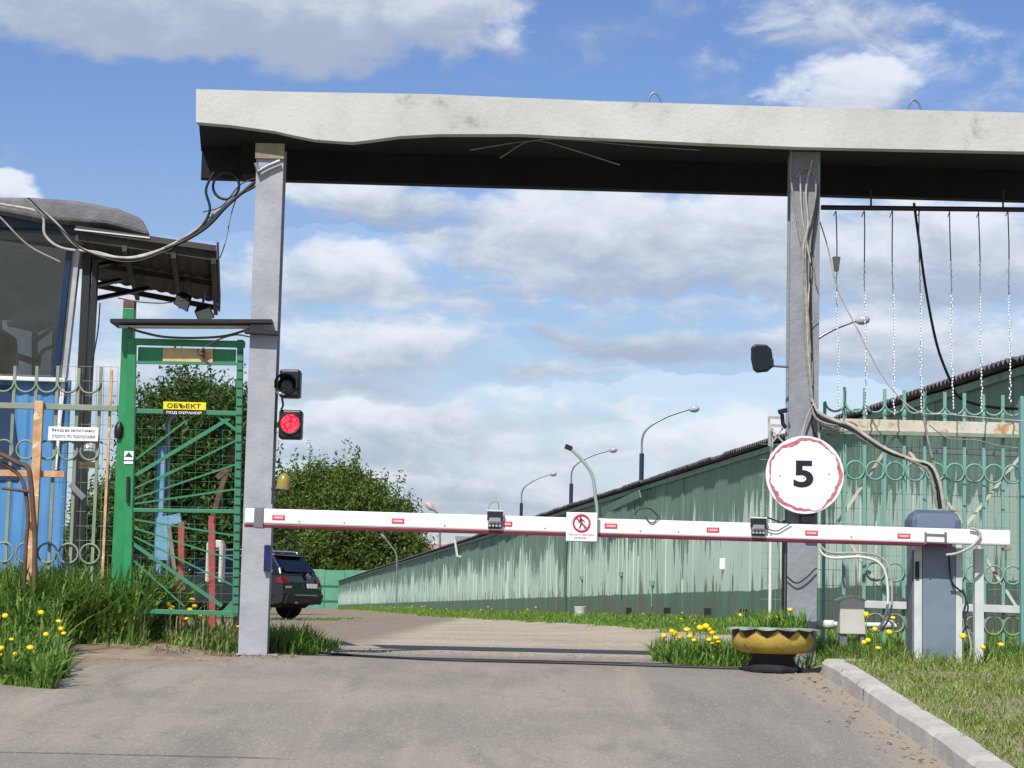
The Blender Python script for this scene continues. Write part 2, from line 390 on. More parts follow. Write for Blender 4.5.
# ------------------------------------------------------------------ mesh helpers
class MB:
    def __init__(s): s.v = []; s.f = []; s.mi = []; s.cm = 0; s.sm = []
    def add(s, vs, fs, smooth=False):
        k = len(s.v); s.v += [tuple(v) for v in vs]
        for f in fs: s.f.append(tuple(i + k for i in f)); s.mi.append(s.cm); s.sm.append(smooth)
        return s
    def box(s, a, b):
        x0, x1 = sorted((a[0], b[0])); y0, y1 = sorted((a[1], b[1])); z0, z1 = sorted((a[2], b[2]))
        vs = [(x0, y0, z0), (x1, y0, z0), (x1, y1, z0), (x0, y1, z0), (x0, y0, z1), (x1, y0, z1), (x1, y1, z1), (x0, y1, z1)]
        return s.add(vs, [(0, 3, 2, 1), (4, 5, 6, 7), (0, 1, 5, 4), (1, 2, 6, 5), (2, 3, 7, 6), (3, 0, 4, 7)])
    def bar(s, p, q, w, h=None, up=(0, 1, 0)):
        """rectangular bar from p to q, w across, h along 'up'"""
        h = w if h is None else h
        p = Vector(p); q = Vector(q); d = (q - p).normalized(); u = Vector(up)
        u = (u - d * u.dot(d)).normalized(); r = d.cross(u)
        vs = []
        for c in (p, q):
            for (i, j) in ((-1, -1), (1, -1), (1, 1), (-1, 1)): vs.append(c + r * (i * w / 2) + u * (j * h / 2))
        return s.add(vs, [(0, 1, 2, 3), (7, 6, 5, 4), (0, 4, 5, 1), (1, 5, 6, 2), (2, 6, 7, 3), (3, 7, 4, 0)])
    def tube(s, pts, r, n=8, closed=False):
        pts = [Vector(p) for p in pts]; N = len(pts)
        rr = r if isinstance(r, (list, tuple)) else [r] * N
        T = []
        for i in range(N):
            a = pts[(i - 1) % N] if (closed or i > 0) else pts[i]
            b = pts[(i + 1) % N] if (closed or i < N - 1) else pts[i]
            T.append((b - a).normalized())
        u = T[0].orthogonal().normalized(); vs = []
        for i in range(N):
            u = (u - T[i] * u.dot(T[i])).normalized(); w = T[i].cross(u)
            for k in range(n):
                a = 2 * math.pi * k / n
                vs.append(pts[i] + (u * math.cos(a) + w * math.sin(a)) * rr[i])
        fs = []
        for i in range(N if closed else N - 1):
            j = (i + 1) % N
            for k in range(n):
                fs.append((i * n + k, i * n + (k + 1) % n, j * n + (k + 1) % n, j * n + k))
        s.add(vs, fs, True)
        if not closed:
            s.add(vs[:n], [tuple(range(n - 1, -1, -1))]); s.add(vs[-n:], [tuple(range(n))])
        return s
    def lathe(s, prof, c, axis=(0, 0, 1), n=28, rmod=None):
        """prof: list of (radius, height) along axis from centre c"""
        c = Vector(c); ax = Vector(axis).normalized(); u = ax.orthogonal().normalized(); w = ax.cross(u); vs = []
        for i, (r, h) in enumerate(prof):
            for k in range(n):
                a = 2 * math.pi * k / n; q = r * (rmod(i, a) if rmod else 1)
                vs.append(c + ax * h + (u * math.cos(a) + w * math.sin(a)) * q)
        fs = []
        for i in range(len(prof) - 1):
            for k in range(n):
                fs.append((i * n + k, i * n + (k + 1) % n, (i + 1) * n + (k + 1) % n, (i + 1) * n + k))
        s.add(vs, fs, True)
        s.add(vs[:n], [tuple(range(n - 1, -1, -1))]); s.add(vs[-n:], [tuple(range(n))])
        return s
    def prism(s, poly, off):
        """closed outline (3d points) extruded by the vector off"""
        n = len(poly); off = Vector(off); a = [Vector(p) for p in poly]; b = [p + off for p in a]
        fs = [tuple(range(n)), tuple(range(2 * n - 1, n - 1, -1))]
        for i in range(n): fs.append((i, n + i, n + (i + 1) % n, (i + 1) % n))
        return s.add(a + b, fs)
    def ring(s, c, R_, r, axis=(0, 1, 0), n=22, m=6, a0=0, a1=360):
        c = Vector(c); ax = Vector(axis).normalized()
        u = Vector((1, 0, 0)); u = (u - ax * u.dot(ax)).normalized(); w = u.cross(ax)
        full = abs(a1 - a0) >= 360
        k = n if full else n + 1
        pts = [c + (u * math.cos(R(a0 + (a1 - a0) * i / n)) + w * math.sin(R(a0 + (a1 - a0) * i / n))) * R_ for i in range(k)]
        return s.tube(pts, r, m, closed=full)
    def build(s, name, mat, parent=None, bevel=0, recalc=True):
        me = bpy.data.meshes.new(name)
        me.from_pydata([tuple(v) for v in s.v], [], s.f)
        me.polygons.foreach_set('use_smooth', s.sm)
        mats = mat if isinstance(mat, (list, tuple)) else [mat]
        for mm in mats: me.materials.append(mm)
        if len(mats) > 1: me.polygons.foreach_set('material_index', s.mi)
        if recalc:
            bm = bmesh.new(); bm.from_mesh(me); bmesh.ops.recalc_face_normals(bm, faces=bm.faces); bm.to_mesh(me); bm.free()
        o = bpy.data.objects.new(name, me); COL.objects.link(o)
        if parent is not None:
            o.parent = parent
            off = Vector((0, 0, 0)); p = parent
            while p is not None: off += Vector(p.location); p = p.parent
            me.transform(Matrix.Translation(-off))
        if bevel:
            b = o.modifiers.new('bevel', 'BEVEL'); b.width = bevel; b.segments = 2; b.limit_method = 'ANGLE'; b.angle_limit = R(40)
        return o

def tag(o, label=None, cat=None, group=None, kind=None):
    if label: o['label'] = label
    if cat: o['category'] = cat
    if group: o['group'] = group
    if kind: o['kind'] = kind
    return o
def thing(name, loc, label, cat, group=None):
    o = bpy.data.objects.new(name, None); COL.objects.link(o); o.location = loc; o.empty_display_size = 0.2
    return tag(o, label, cat, group)
def copy_tree(o, parent=None):
    c = o.copy(); COL.objects.link(c)
    if parent is not None: c.parent = parent
    for ch in list(o.children): copy_tree(ch, c)
    return c
def smooth(pts, k=6):
    """catmull-rom through points"""
    P = [Vector(p) for p in pts]; P = [P[0] * 2 - P[1]] + P + [P[-1] * 2 - P[-2]]; out = []
    for i in range(1, len(P) - 2):
        for j in range(k):
            t = j / k; a, b, c, d = P[i - 1], P[i], P[i + 1], P[i + 2]
            out.append(0.5 * ((2 * b) + (c - a) * t + (2 * a - 5 * b + 4 * c - d) * t * t + (3 * b - a - 3 * c + d) * t ** 3))
    out.append(P[-2]); return out
def Wl(lst, Y): return [W(p[0], p[1], Y if len(p) < 3 else p[2]) for p in lst]

def text_obj(txt, cx, cy, Y, wpx, hpx, mat, parent, name='lettering', bold=0.0, ext=0.004, font_shear=0, space=1.0):
    cu = bpy.data.curves.new(name, 'FONT'); cu.body = txt; cu.size = 1; cu.align_x = 'CENTER'; cu.align_y = 'CENTER'
    cu.offset = bold; cu.shear = font_shear; cu.space_character = space; cu.resolution_u = 4
    tmp = bpy.data.objects.new('tmp_text', cu); COL.objects.link(tmp)
    dg = bpy.context.evaluated_depsgraph_get(); dg.update()
    me = bpy.data.meshes.new_from_object(tmp.evaluated_get(dg))
    bpy.data.objects.remove(tmp)
    co = np.array([v.co[:] for v in me.vertices])
    mn, mx = co.min(0), co.max(0)
    c = W(cx, cy, Y); sw = wpx * Y / F / (mx[0] - mn[0]); sh = hpx * Y / F / (mx[1] - mn[1])
    ctr = (mn + mx) / 2
    vs = [(c.x + (p[0] - ctr[0]) * sw, Y, c.z + (p[1] - ctr[1]) * sh) for p in co]
    fs = [tuple(p.vertices) for p in me.polygons]
    mb = MB(); mb.add(vs, fs); mb.add([(a, b + ext, d) for a, b, d in vs], [f[::-1] for f in fs])
    bpy.data.meshes.remove(me)
    return mb.build(name, mat, parent, recalc=False)

# ------------------------------------------------------------------ terrain
WP = Vector((4.31, 35.6)); WD = Vector((-0.1188, 1.0)).normalized(); WN = Vector((-WD.y, WD.x))   # garage wall line, WN points to the road
def sstep(x, a, b):
    t = np.clip((x - a) / (b - a), 0, 1); return t * t * (3 - 2 * t)
def H0(x, y):
    """road and yard height"""
    x = np.asarray(x, float); y = np.asarray(y, float)
    t = (15.7 - y) / 0.45
    ramp = -0.0794 * 0.45 * np.logaddexp(0, np.clip(t, -50, 60))
    u = (x - WP.x) * WN.x + (y - WP.y) * WN.y
    z = ramp + 0.10 * sstep(y, 18, 45) * (1 - sstep(u, 3, 9)) + 0.12 * sstep(y, 75, 140)
    z = z + 0.24 * (1 - sstep(u, 0.2, 3.2)) * sstep(y, 18.5, 24)
    return z
def H(x, y):
    """all ground: verge behind the kerb is a step higher"""
    x = np.asarray(x, float); y = np.asarray(y, float)
    z = H0(x, y)
    v = sstep(x, 2.28, 2.38) * (1 - sstep(y, 14.6, 15.7) * 0.62)
    v = v + sstep(x, 1.25, 1.8) * sstep(y, 16.1, 16.8) * (1 - sstep(y, 20, 22)) * 0.04
    z = z + 0.115 * np.clip(v, 0, 1) * (1 - sstep(y, 18, 24))
    l = np.maximum(sstep(-x, 3.1, 3.8) * 0.05, 0.08 * sstep(-x, 2.0, 2.6) * sstep(y, 15.2, 16.2) * (1 - sstep(y, 20, 24)))
    return z + l * (y > 5)
def h(x, y): return float(H(x, y))

xs = np.concatenate([[-2500, -1200, -600, -300, -150, -80, -45, -28, -18, -12, -9], np.arange(-7, 7.01, 0.1), [8, 9.5, 12, 16, 22, 32, 50, 90, 180, 400, 1200, 2500]])
ys = np.concatenate([[-60, -25, -10, -4, 0, 3, 5], np.arange(6, 26.01, 0.1), np.arange(26.5, 60, 0.5), np.arange(61, 100, 2), [105, 115, 130, 150, 180, 220, 260, 300, 400, 700, 1500, 3500]])
def grid_sheet(name, mat, xs_, ys_, hf, keep=None, dz=0):
    Xg, Yg = np.meshgrid(xs_, ys_); Zg = hf(Xg, Yg) + dz
    vs = np.stack([Xg.ravel(), Yg.ravel(), Zg.ravel()], 1); nx = len(xs_)
    mb = MB(); fs = []
    for j in range(len(ys_) - 1):
        for i in range(nx - 1):
            if keep and not keep((xs_[i] + xs_[i + 1]) / 2, (ys_[j] + ys_[j + 1]) / 2): continue
            a = j * nx + i; fs.append((a, a + 1, a + nx + 1, a + nx))
    used = sorted({i for f in fs for i in f}); mp = {u: k for k, u in enumerate(used)}
    me = bpy.data.meshes.new(name); me.from_pydata(vs[used].tolist(), [], [tuple(mp[i] for i in f) for f in fs])
    me.materials.append(mat); me.polygons.foreach_set('use_smooth', [True] * len(fs))
    o = bpy.data.objects.new(name, me); COL.objects.link(o); return o
def road_region(x, y):
    if y > 190: return False
    if y < 16.2:
        if x > 2.3: return False
        return (x > -3.55 or y < 13.3) and not (x < -2.0 and y > 15.2)
    u = (x - WP.x) * WN.x + (y - WP.y) * WN.y
    if y < 21: return -2.4 - 0.0 * y < x < 1.9
    return x > -6.5 - (y - 21) * 0.45 and u > 2.0
tag(grid_sheet('ground', M_ground, xs, ys, H), kind='structure')
road = grid_sheet('road', M_road, xs[(xs >= -80) & (xs <= 12)], ys[(ys >= -25) & (ys <= 220)], H0, road_region, 0.012)
tag(road, kind='structure')

# kerb
def kerb():
    mb = MB()
    line = [(2.30, y) for y in np.arange(6.0, 15.01, 0.11)] + [(2.29, 15.15), (2.30, 15.3), (2.34, 15.45), (2.42, 15.56), (2.54, 15.64), (2.7, 15.68)]
    prof = [(-0.012, -0.2), (0.0, 0.105), (0.022, 0.128), (0.15, 0.130), (0.165, 0.118), (0.17, -0.2)]
    rings = []
    for i, (x, y) in enumerate(line):
        a = Vector(line[max(i - 1, 0)]); b = Vector(line[min(i + 1, len(line) - 1)]); t = (b - a).normalized()
        nx, ny = t.y, -t.x
        joint = (i % 9 == 4) and y < 15
        z0 = float(H0(min(x, 2.2), min(y, 15.4)))
        wob = 0.0012 * math.sin(y * 2.3) + 0.002 * math.sin((i // 9) * 2.7)
        rings.append([(x + nx * (o + (0.008 if joint else 0) + wob), y + ny * o, z0 + zz + wob - (0.010 if joint and zz > 0 else 0)) for (o, zz) in prof])
    vs = [v for r in rings for v in r]; k = len(prof); fs = []
    for i in range(len(rings) - 1):
        for j in range(k - 1): fs.append((i * k + j, i * k + j + 1, (i + 1) * k + j + 1, (i + 1) * k + j))
    fs.append(tuple(range((len(rings) - 1) * k, len(rings) * k)))
    mb.add(vs, fs)
    m = pm('kerb_concrete', (190, 186, 176), (174, 169, 160), 4, 0.9, bump=0.35, bscale=35, c3=(112, 106, 98), t3=(0.6, 0.72), s3=7)
    tag(mb.build('kerb', m), kind='structure')
kerb()

# ------------------------------------------------------------------ gate portal: two posts under a ribbed concrete canopy
YG = 16.0
portal = thing('gate_portal', (W(256, 655, YG).x, YG, 0), 'long light grey concrete canopy slab carried on two grey painted posts over the driveway', 'gate portal')
YF = 15.86                                  # front face of the front rib
zt = W(600, 103, YF).z
def fz(px, py): return W(px, py, YF)
topl = [(196, 89), (300, 92), (430, 94), (600, 101), (800, 107), (1100, 114.5)]
botl = [(196, 122), (230, 125), (275, 131), (292, 135), (315, 139.5), (335, 141), (352, 142), (370, 140), (400, 136), (440, 134), (520, 134), (600, 138), (700, 143), (800, 147), (1100, 153)]
mb = MB()
poly = [fz(*p) for p in topl] + [fz(*p) for p in reversed(botl)]
# front rib as quad strip so that the sag keeps straight ends
xsn = sorted({p[0] for p in botl + topl})
def itp(l, x):
    for (a, b), (c, d) in zip(l, l[1:]):
        if a <= x <= c: return b + (d - b) * (x - a) / (c - a)
vs = []; fs = []
for i, x in enumerate(xsn):
    a = fz(x, itp(topl, x)); b = fz(x, itp(botl, x))
    vs += [a, b, b + Vector((0, 0.10, 0)), a + Vector((0, 0.10, 0))]
    if i: 
        k = 4 * (i - 1)
        fs += [(k, k + 1, k + 5, k + 4), (k + 1, k + 2, k + 6, k + 5), (k + 2, k + 3, k + 7, k + 6), (k + 3, k, k + 4, k + 7)]
fs += [(0, 1, 2, 3), tuple(range(len(vs) - 4, len(vs)))]
mb.add(vs, fs)
mb.build('front_fascia', M_conc, portal)
xL, xR = fz(196, 89).x, fz(1100, 114).x
zL, zR = fz(196, 89).z, fz(1100, 114).z
YB = 17.75
mb = MB()
SK = (W(200, 150, 17.75).x - xL) / (17.75 - 15.86)     # the end runs slightly askew
def rib(y0, y1, zo0, zo1, x0=xL, x1=xR, sk=True):
    f = lambda x: zL + (zR - zL) * (x - xL) / (xR - xL)
    vs = []
    for x in (x0, x1):
        q = SK if (sk and x == x0) else 0
        a_, b_ = x + q * (y0 - YF), x + q * (y1 - YF)
        vs += [(a_, y0, f(x) + zo0), (b_, y1, f(x) + zo0), (b_, y1, f(x) + zo1), (a_, y0, f(x) + zo1)]
    mb.add(vs, [(0, 1, 2, 3), (4, 5, 6, 7), (0, 4, 5, 1), (1, 5, 6, 2), (2, 6, 7, 3), (3, 7, 4, 0)])
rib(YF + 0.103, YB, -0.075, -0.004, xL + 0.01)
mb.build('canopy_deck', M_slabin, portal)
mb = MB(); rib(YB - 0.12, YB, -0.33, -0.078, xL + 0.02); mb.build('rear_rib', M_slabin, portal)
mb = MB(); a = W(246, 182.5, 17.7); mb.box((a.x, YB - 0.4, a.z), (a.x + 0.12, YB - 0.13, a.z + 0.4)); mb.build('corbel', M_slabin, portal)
def post(pxl, pxr, ybot, ytop, Y, depth, mat, flange):
    bl = W(pxl, ybot, Y); br = W(pxr, ybot, Y)
    zt_ = W((pxl + pxr) / 2 + 20, ytop, Y).z
    mb = MB()
    x0, x1 = bl.x, br.x; z0 = -0.1
    t = 0.018
    mb.box((x0, Y, z0), (x1, Y + t, zt_)); mb.box((x0, Y + depth - t, z0), (x1, Y + depth, zt_))
    mb.box((x0 + 0.02, Y + t, z0), (x1 - 0.02, Y + depth - t, zt_))
    o = mb.build('post', mat, portal, bevel=0.004); return x0, x1, zt_
pl0, pl1, plz = post(238, 266, 650, 146, 16.03, 0.20, M_post, True)
pr0, pr1, prz = post(787, 817, 604, 152, 16.12, 0.20, M_post2, True)
# base flange of left post and bracket plates
mb = MB(); mb.box((pl0 - 0.01, 16.0, 0.0), (pl1 + 0.09, 16.26, 0.012)); mb.build('base_plate', M_post, portal)
mb = MB(); mb.box((pl0 - 0.008, 16.005, W(262, 158, 16).z), (pl1 + 0.004, 16.028, W(262, 143, 16).z)); mb.build('cap_plate', pm('raw_wood_shim', (150, 138, 112), (128, 116, 92), 9, 0.8), portal)
mb = MB(); mb.tube(Wl([(256, 163), (258, 172), (268, 166), (280, 161)], 15.99), 0.018); mb.build('clamp', M_galv, portal)
mb = MB(); mb.box((pl1 - 0.03, 15.985, 0.0), (pl1 + 0.012, 16.027, 1.15)); mb.build('guide_rail', M_post, portal)
mb = MB(); c = W(268, 557, 15.95); mb.box((c.x - 0.03, 15.94, c.z - 0.11), (c.x + 0.02, 15.98, c.z + 0.09)); mb.build('latch', pm('blue_black', (20, 30, 84), None, rough=0.4), portal)
for (px, py) in ((654, 100), (914, 107)):   # lifting loops
    mb = MB(); c = W(px, py, 16.3); w = 0.05
    mb.tube(smooth([(c.x - w, 16.3, c.z - 0.05), (c.x - w * .8, 16.3, c.z + 0.01), (c.x - 0.01, 16.3, c.z + 0.055), (c.x + 0.03, 16.3, c.z + 0.04), (c.x + w * 1.1, 16.3, c.z - 0.02), (c.x + w, 16.3, c.z - 0.06)]), 0.008, 6)
    mb.build('lifting_loop', M_galv, portal)

# ------------------------------------------------------------------ boom barrier
YBm = 15.45
base = W(935, 662, 15.75)
barrier = thing('boom_barrier', (base.x, 15.75, base.z), 'automatic barrier with blue-grey cabinet and long white boom lowered across the driveway', 'barrier')
BL = W(245.5, 517.5, YBm); BR = W(1009, 539.0, YBm)
bd = (BR - BL).normalized()
def on_boom(px, t=0, y=0):
    k = (px - 245.5) / (1009 - 245.5); p = BL.lerp(BR, k); return p + Vector((0, y, t))
hb = 0.142; dbm = 0.055
mb = MB(); mb.bar(BL + Vector((0, 0, 0.012)), BR + Vector((0, 0, 0.006)), hb - 0.03, dbm * 2, (0, 1, 0)); boom = mb.build('boom', M_boomwhite, barrier, bevel=0.012)
mb = MB(); mb.bar(BL + Vector((0, 0, -0.058)), on_boom(948, -0.058), 0.024, dbm * 1.8); mb.build('bottom_stripe', M_red, boom, bevel=0.004)
mb = MB(); mb.bar(on_boom(255), on_boom(264.5), hb + 0.01, dbm * 2 + 0.02); mb.build('boom_bracket', M_cabside, boom, bevel=0.004)
mb = MB(); mb.bar(on_boom(1003, -0.075), on_boom(1010, -0.075), 0.02, 0.1); mb.build('end_cap', pm('end_cap_brown', (150, 120, 112), None), boom)
for px, py in ((278.5, 517.5), (398, 521), (506, 524), (611, 526), (713, 530), (811.6, 533), (904, 536)):
    mb = MB(); y = YBm - dbm - 0.004; c = W(px, py, y)
    mb.box((c.x - 0.047, y, c.z - 0.019), (c.x + 0.047, y + 0.01, c.z + 0.019))
    rf = mb.build('reflector', M_refl, boom, bevel=0.003)
    mb = MB(); mb.box((c.x - 0.026, y - 0.002, c.z - 0.008), (c.x + 0.034, y + 0.001, c.z + 0.008))
    mb.prism([(c.x - 0.04, y - 0.002, c.z), (c.x - 0.024, y - 0.002, c.z + 0.012), (c.x - 0.024, y - 0.002, c.z - 0.012)], (0, 0.003, 0))
    mb.build('arrow_mark', pm('reflector_pale', (236, 176, 180), None, rough=0.3), rf)
for px in (300, 345, 445, 545, 640, 678, 770, 850):
    mb = MB(); c = on_boom(px, -0.02); mb.lathe([(0.006, 0), (0.005, 0.003)], (c.x, YBm - dbm - 0.003, c.z), (0, 1, 0), 8); mb.build('rivet', M_cabside, boom)
# cabinet
cx0, cx1 = W(909, 600, 15.75).x, W(962, 600, 15.75).x
zc0 = h(cx0, 15.8) - 0.03; ztop = W(935, 512, 15.9).z; zbody = W(935, 543, 15.75).z
Y0, Y1 = 15.62, 15.86
cw = (cx0 + cx1) / 2
bx0 = W(912.5, 600, Y0).x; bx1 = W(962, 600, Y0).x
mb = MB(); mb.box((bx0, Y0 + 0.012, zc0), (bx1, Y1, zbody + 0.03)); mb.build('cabinet_body', M_cabside, barrier, bevel=0.006)
mb = MB(); mb.box((bx0 + 0.075, Y0 - 0.012, zc0 + 0.01), (bx1 - 0.05, Y0 + 0.01, zbody + 0.02)); mb.build('door_panel', M_cab, barrier, bevel=0.004)
for (a, b) in ((bx0 + 0.012, bx0 + 0.072), (bx1 - 0.047, bx1 + 0.002)):
    mb = MB(); mb.box((a, Y0 - 0.006, zc0 + 0.01), (b, Y0 + 0.012, zbody + 0.02)); mb.build('trim_strip', M_alu, barrier, bevel=0.005)
# domed cap
mb = MB()
cl, cr = W(911.5, 540, 15.6).x, W(961, 540, 15.6).x
rows = [(0, 0, zbody + 0.035), (0, 0, W(935, 520, 15.6).z), (0.025, 0.03, W(935, 513, 15.6).z), (0.06, 0.09, W(935, 509.5, 15.6).z)]
vs = []
for (ix, iy, z) in rows: vs += [(cl + ix, Y0 - 0.03 + iy, z), (cr - ix, Y0 - 0.03 + iy, z), (cr - ix, Y1 + 0.03 - iy, z), (cl + ix, Y1 + 0.03 - iy, z)]
fs = [(0, 1, 2, 3), (12, 13, 14, 15)]
for i in range(3):
    for j in range(4): fs.append((i * 4 + j, i * 4 + (j + 1) % 4, i * 4 + 4 + (j + 1) % 4, i * 4 + 4 + j))
mb.add(vs, fs); cap = mb.build('cabinet_cap', M_cabdark, barrier, bevel=0.012)
mb = MB(); a = W(917, 528, Y0 - 0.034); b = W(955, 515, Y0 - 0.034)
mb.prism([(a.x, a.y, a.z), (b.x, a.y, a.z), (b.x, a.y, b.z - 0.02), (b.x - 0.025, a.y, b.z), (a.x + 0.025, a.y, b.z), (a.x, a.y, b.z - 0.02)], (0, 0.006, 0))
mb.build('cap_panel', pm('cap_panel_blue', (106, 118, 138), None, rough=0.4), cap, bevel=0.004)
mb = MB(); c = W(917, 571, Y0 - 0.008); mb.box((c.x - 0.015, c.y - 0.012, c.z - 0.06), (c.x + 0.015, c.y + 0.002, c.z + 0.07)); mb.build('lock_handle', M_black, barrier, bevel=0.003)
mb = MB(); mb.box((bx0 - 0.02, Y0 - 0.03, zc0 - 0.02), (bx1 + 0.02, Y1 + 0.02, zc0 + 0.015)); mb.build('base_flange', M_dark, barrier)
# boom clamp frame on the front
mb = MB(); y = YBm - dbm - 0.008
for (pa, pb) in (((925, 534), (946, 535)), ((925, 542), (946, 543))): mb.bar(W(*pa, y), W(*pb, y), 0.009, 0.008)
for px in (925.5, 945.5):
    mb.bar(W(px, 532, y), W(px, 544, y), 0.014, 0.012)
mb.build('boom_clamp', M_cabside, barrier)
mb = MB(); mb.bar(on_boom(915, 0, 0.05) , on_boom(952, 0, 0.05), 0.11, 0.10); mb.build('drive_hub', M_dark, barrier)
# boom rest post
pb = W(980, 662, 15.6)
t = thing('support_post', (pb.x, 15.6, h(pb.x, 15.6)), 'narrow pale grey square post under the butt end of the barrier boom', 'post')
mb = MB(); x0, x1 = W(975, 600, 15.58).x, W(984, 600, 15.58).x
mb.box((x0, 15.58, h(x0, 15.6) - 0.1), (x1, 15.65, W(980, 549, 15.6).z)); mb.build('column', M_alu, t, bevel=0.003)
mb = MB(); mb.box((x0 - 0.004, 15.576, h(x0, 15.6) - 0.1), (x1 + 0.004, 15.655, h(x0, 15.6) + 0.06)); mb.build('rusty_foot', M_rust, t)

# boom lamps (they ride on the boom: separate small boxes clipped on)
def boom_lamp(px, py, label, lit):
    y = YBm - dbm - 0.005; c = W(px, py, y)
    t = thing('boom_lamp', (c.x, y, c.z - 0.07), label, 'lamp', 'small lamps clipped onto the barrier boom')
    mb = MB(); mb.box((c.x - 0.058, y - 0.05, c.z - 0.005), (c.x + 0.058, y, c.z + 0.06)); mb.build('housing', M_dark, t, bevel=0.006)
    mb = MB(); mb.box((c.x - 0.06, y - 0.055, c.z + 0.061), (c.x + 0.06, y + 0.1, c.z + 0.072)); mb.build('top_bracket', M_alu, t)
    mb = MB(); mb.prism([(c.x - 0.05, y - 0.03, c.z - 0.005), (c.x + 0.05, y - 0.03, c.z - 0.005), (c.x + 0.04, y - 0.065, c.z + 0.015), (c.x - 0.04, y - 0.065, c.z + 0.015)], (0, 0.01, -0.03)); mb.build('reflector_bowl', M_lens, t, bevel=0.003)
    for k in range(4):
        mb = MB(); mb.lathe([(0.010, 0), (0.010, 0.01), (0.004, 0.014)], (c.x - 0.037 + k * 0.025, y - 0.03, c.z - 0.045), (0, -1, 0), 10); mb.build('bulb', M_lens, t)
    mb = MB(); mb.box((c.x - 0.05, y - 0.028, c.z - 0.065), (c.x + 0.05, y - 0.0, c.z - 0.03)); mb.build('socket_strip', M_dark, t, bevel=0.003)
    return t
boom_lamp(495, 520, 'small dark lamp on the boom left of the pedestrian sign, arched wire above it', 0)
boom_lamp(758, 527, 'small dark lamp on the boom beside the round speed sign', 0)
mb = MB(); mb.tube(smooth(Wl([(489, 512), (489, 506), (493, 502), (498, 503), (499, 511)], YBm)), 0.004, 6)
tag(mb.build('wire', M_wgrey), 'thin grey wire arched above the lamp left of the pedestrian sign', 'wire')
mb = MB(); mb.tube(smooth(Wl([(757, 520), (765, 517), (780, 522), (792, 523)], YBm - 0.03)), 0.006, 6); mb.tube(smooth(Wl([(765, 528), (776, 531), (786, 526), (791, 523)], YBm - dbm - 0.02)), 0.004, 6)
tag(mb.build('wire', M_wblack), 'thin black wire looping from the lamp beside the speed sign along the boom', 'wire')
mb = MB(); mb.tube(smooth(Wl([(634, 515), (640, 509), (650, 509), (658, 516)], YBm + 0.02)), 0.005, 6); mb.tube(smooth(Wl([(645, 517), (652, 523), (660, 516)], YBm - dbm - 0.01)), 0.004, 6)
tag(mb.build('wire', M_wblack), 'tangled thin black wire on top of the boom right of the pedestrian sign', 'wire')

# no-pedestrians sign hanging on the boom
y = YBm - dbm - 0.05
c = W(581.5, 526, y)
t = thing('prohibition_sign', (c.x, y, c.z - 0.12), 'small white square sign with red crossed-out walking person hanging on the boom', 'sign')
mb = MB(); A = W(566.5, 512, y); B = W(597, 541.5, y)
mb.box((A.x, y, B.z), (B.x, y + 0.012, A.z)); mb.build('panel', M_signw, t, bevel=0.003)
mb = MB(); mb.box((A.x, y - 0.002, B.z - 0.006), (B.x + 0.004, y + 0.014, B.z - 0.001)); mb.box((B.x + 0.001, y - 0.002, B.z - 0.006), (B.x + 0.006, y + 0.014, A.z)); mb.build('frame', M_cabside, t)
yc = y - 0.004; cc = W(581.5, 523, yc); r = 8.1 * yc / F
mb = MB(); mb.ring(cc, r, 0.007, (0, 1, 0), 28, 6); q = r * 0.72
mb.bar(cc + Vector((-q, 0, q)), cc + Vector((q, 0, -q)), 0.011, 0.005); mb.build('red_ring', M_pinkred, t)
mb = MB(); s = r / 8
P = lambda a, b: cc + Vector((a * s, 0.001, b * s))
mb.lathe([(1.0 * s, 0), (1.0 * s, 0.003)], P(-1.0, 5.2), (0, 1, 0), 10)
for a, b, w in (((-0.8, 4), (0, 0.3), 2.2), ((0, .4), (-2, -5.4), 1.1), ((0, .4), (2.4, -2.2), 1.2), ((2.4, -2.2), (3.4, -5.2), 1.0), ((-0.8, 3.4), (-3, 0.6), .9), ((-.6, 3.6), (2, 2.8), .9), ((2, 2.8), (3, .8), .8)):
    mb.bar(P(*a), P(*b), w * s, 0.004)
mb.build('walking_figure', pm('figure_ink', (70, 50, 90), None), t)
text_obj('Проход по территории', 581.5, 534.6, yc, 25, 2.6, M_pinkred, t)
text_obj('запрещён', 580, 537.8, yc, 12, 2.2, M_ink, t)

# ------------------------------------------------------------------ speed limit sign
y = 15.95
c = W(805, 475, y); r = 39.3 * y / F
t = thing('speed_limit_sign', (c.x, y, c.z - r), 'round white speed limit sign reading 5 with worn red rim on the right gate post', 'road sign')
mb = MB(); mb.lathe([(r, 0), (r, 0.012), (r - 0.004, 0.016)], (c.x, y + 0.016, c.z), (0, -1, 0), 56); mb.build('disc', M_signw, t)
mb = MB(); N = 96; vs = []; fs = []
for k in range(N):
    a = 2 * math.pi * k / N
    wob = lambda f, p: math.sin(a * f + p)
    ro = r * (0.935 + 0.02 * wob(5, 1) + 0.015 * wob(11, 2) + 0.008 * wob(23, 0)); wd = r * (0.068 + 0.032 * wob(3, 2.2) + 0.02 * wob(7, .4) + 0.012 * wob(29, 0))
    wd = max(wd, 0.008 * r)
    for q in (ro, ro - wd): vs.append((c.x + q * math.cos(a), y - 0.002, c.z + q * math.sin(a)))
for k in range(N): fs.append((2 * k, 2 * k + 1, (2 * k + 3) % (2 * N), (2 * k + 2) % (2 * N)))
mb.add(vs, fs); mb.build('worn_red_rim', M_signred, t, recalc=False)
text_obj('5', 803.5, 474, y - 0.003, 20, 27, M_ink, t, 'number', bold=0.03)
for (px, py) in ((780, 476), (829, 474), (804, 478)):
    mb = MB(); q = W(px, py, y); mb.lathe([(0.006, 0), (0.005, 0.004)], (q.x, y - 0.001, q.z), (0, -1, 0), 8); mb.build('bolt', M_galv, t)
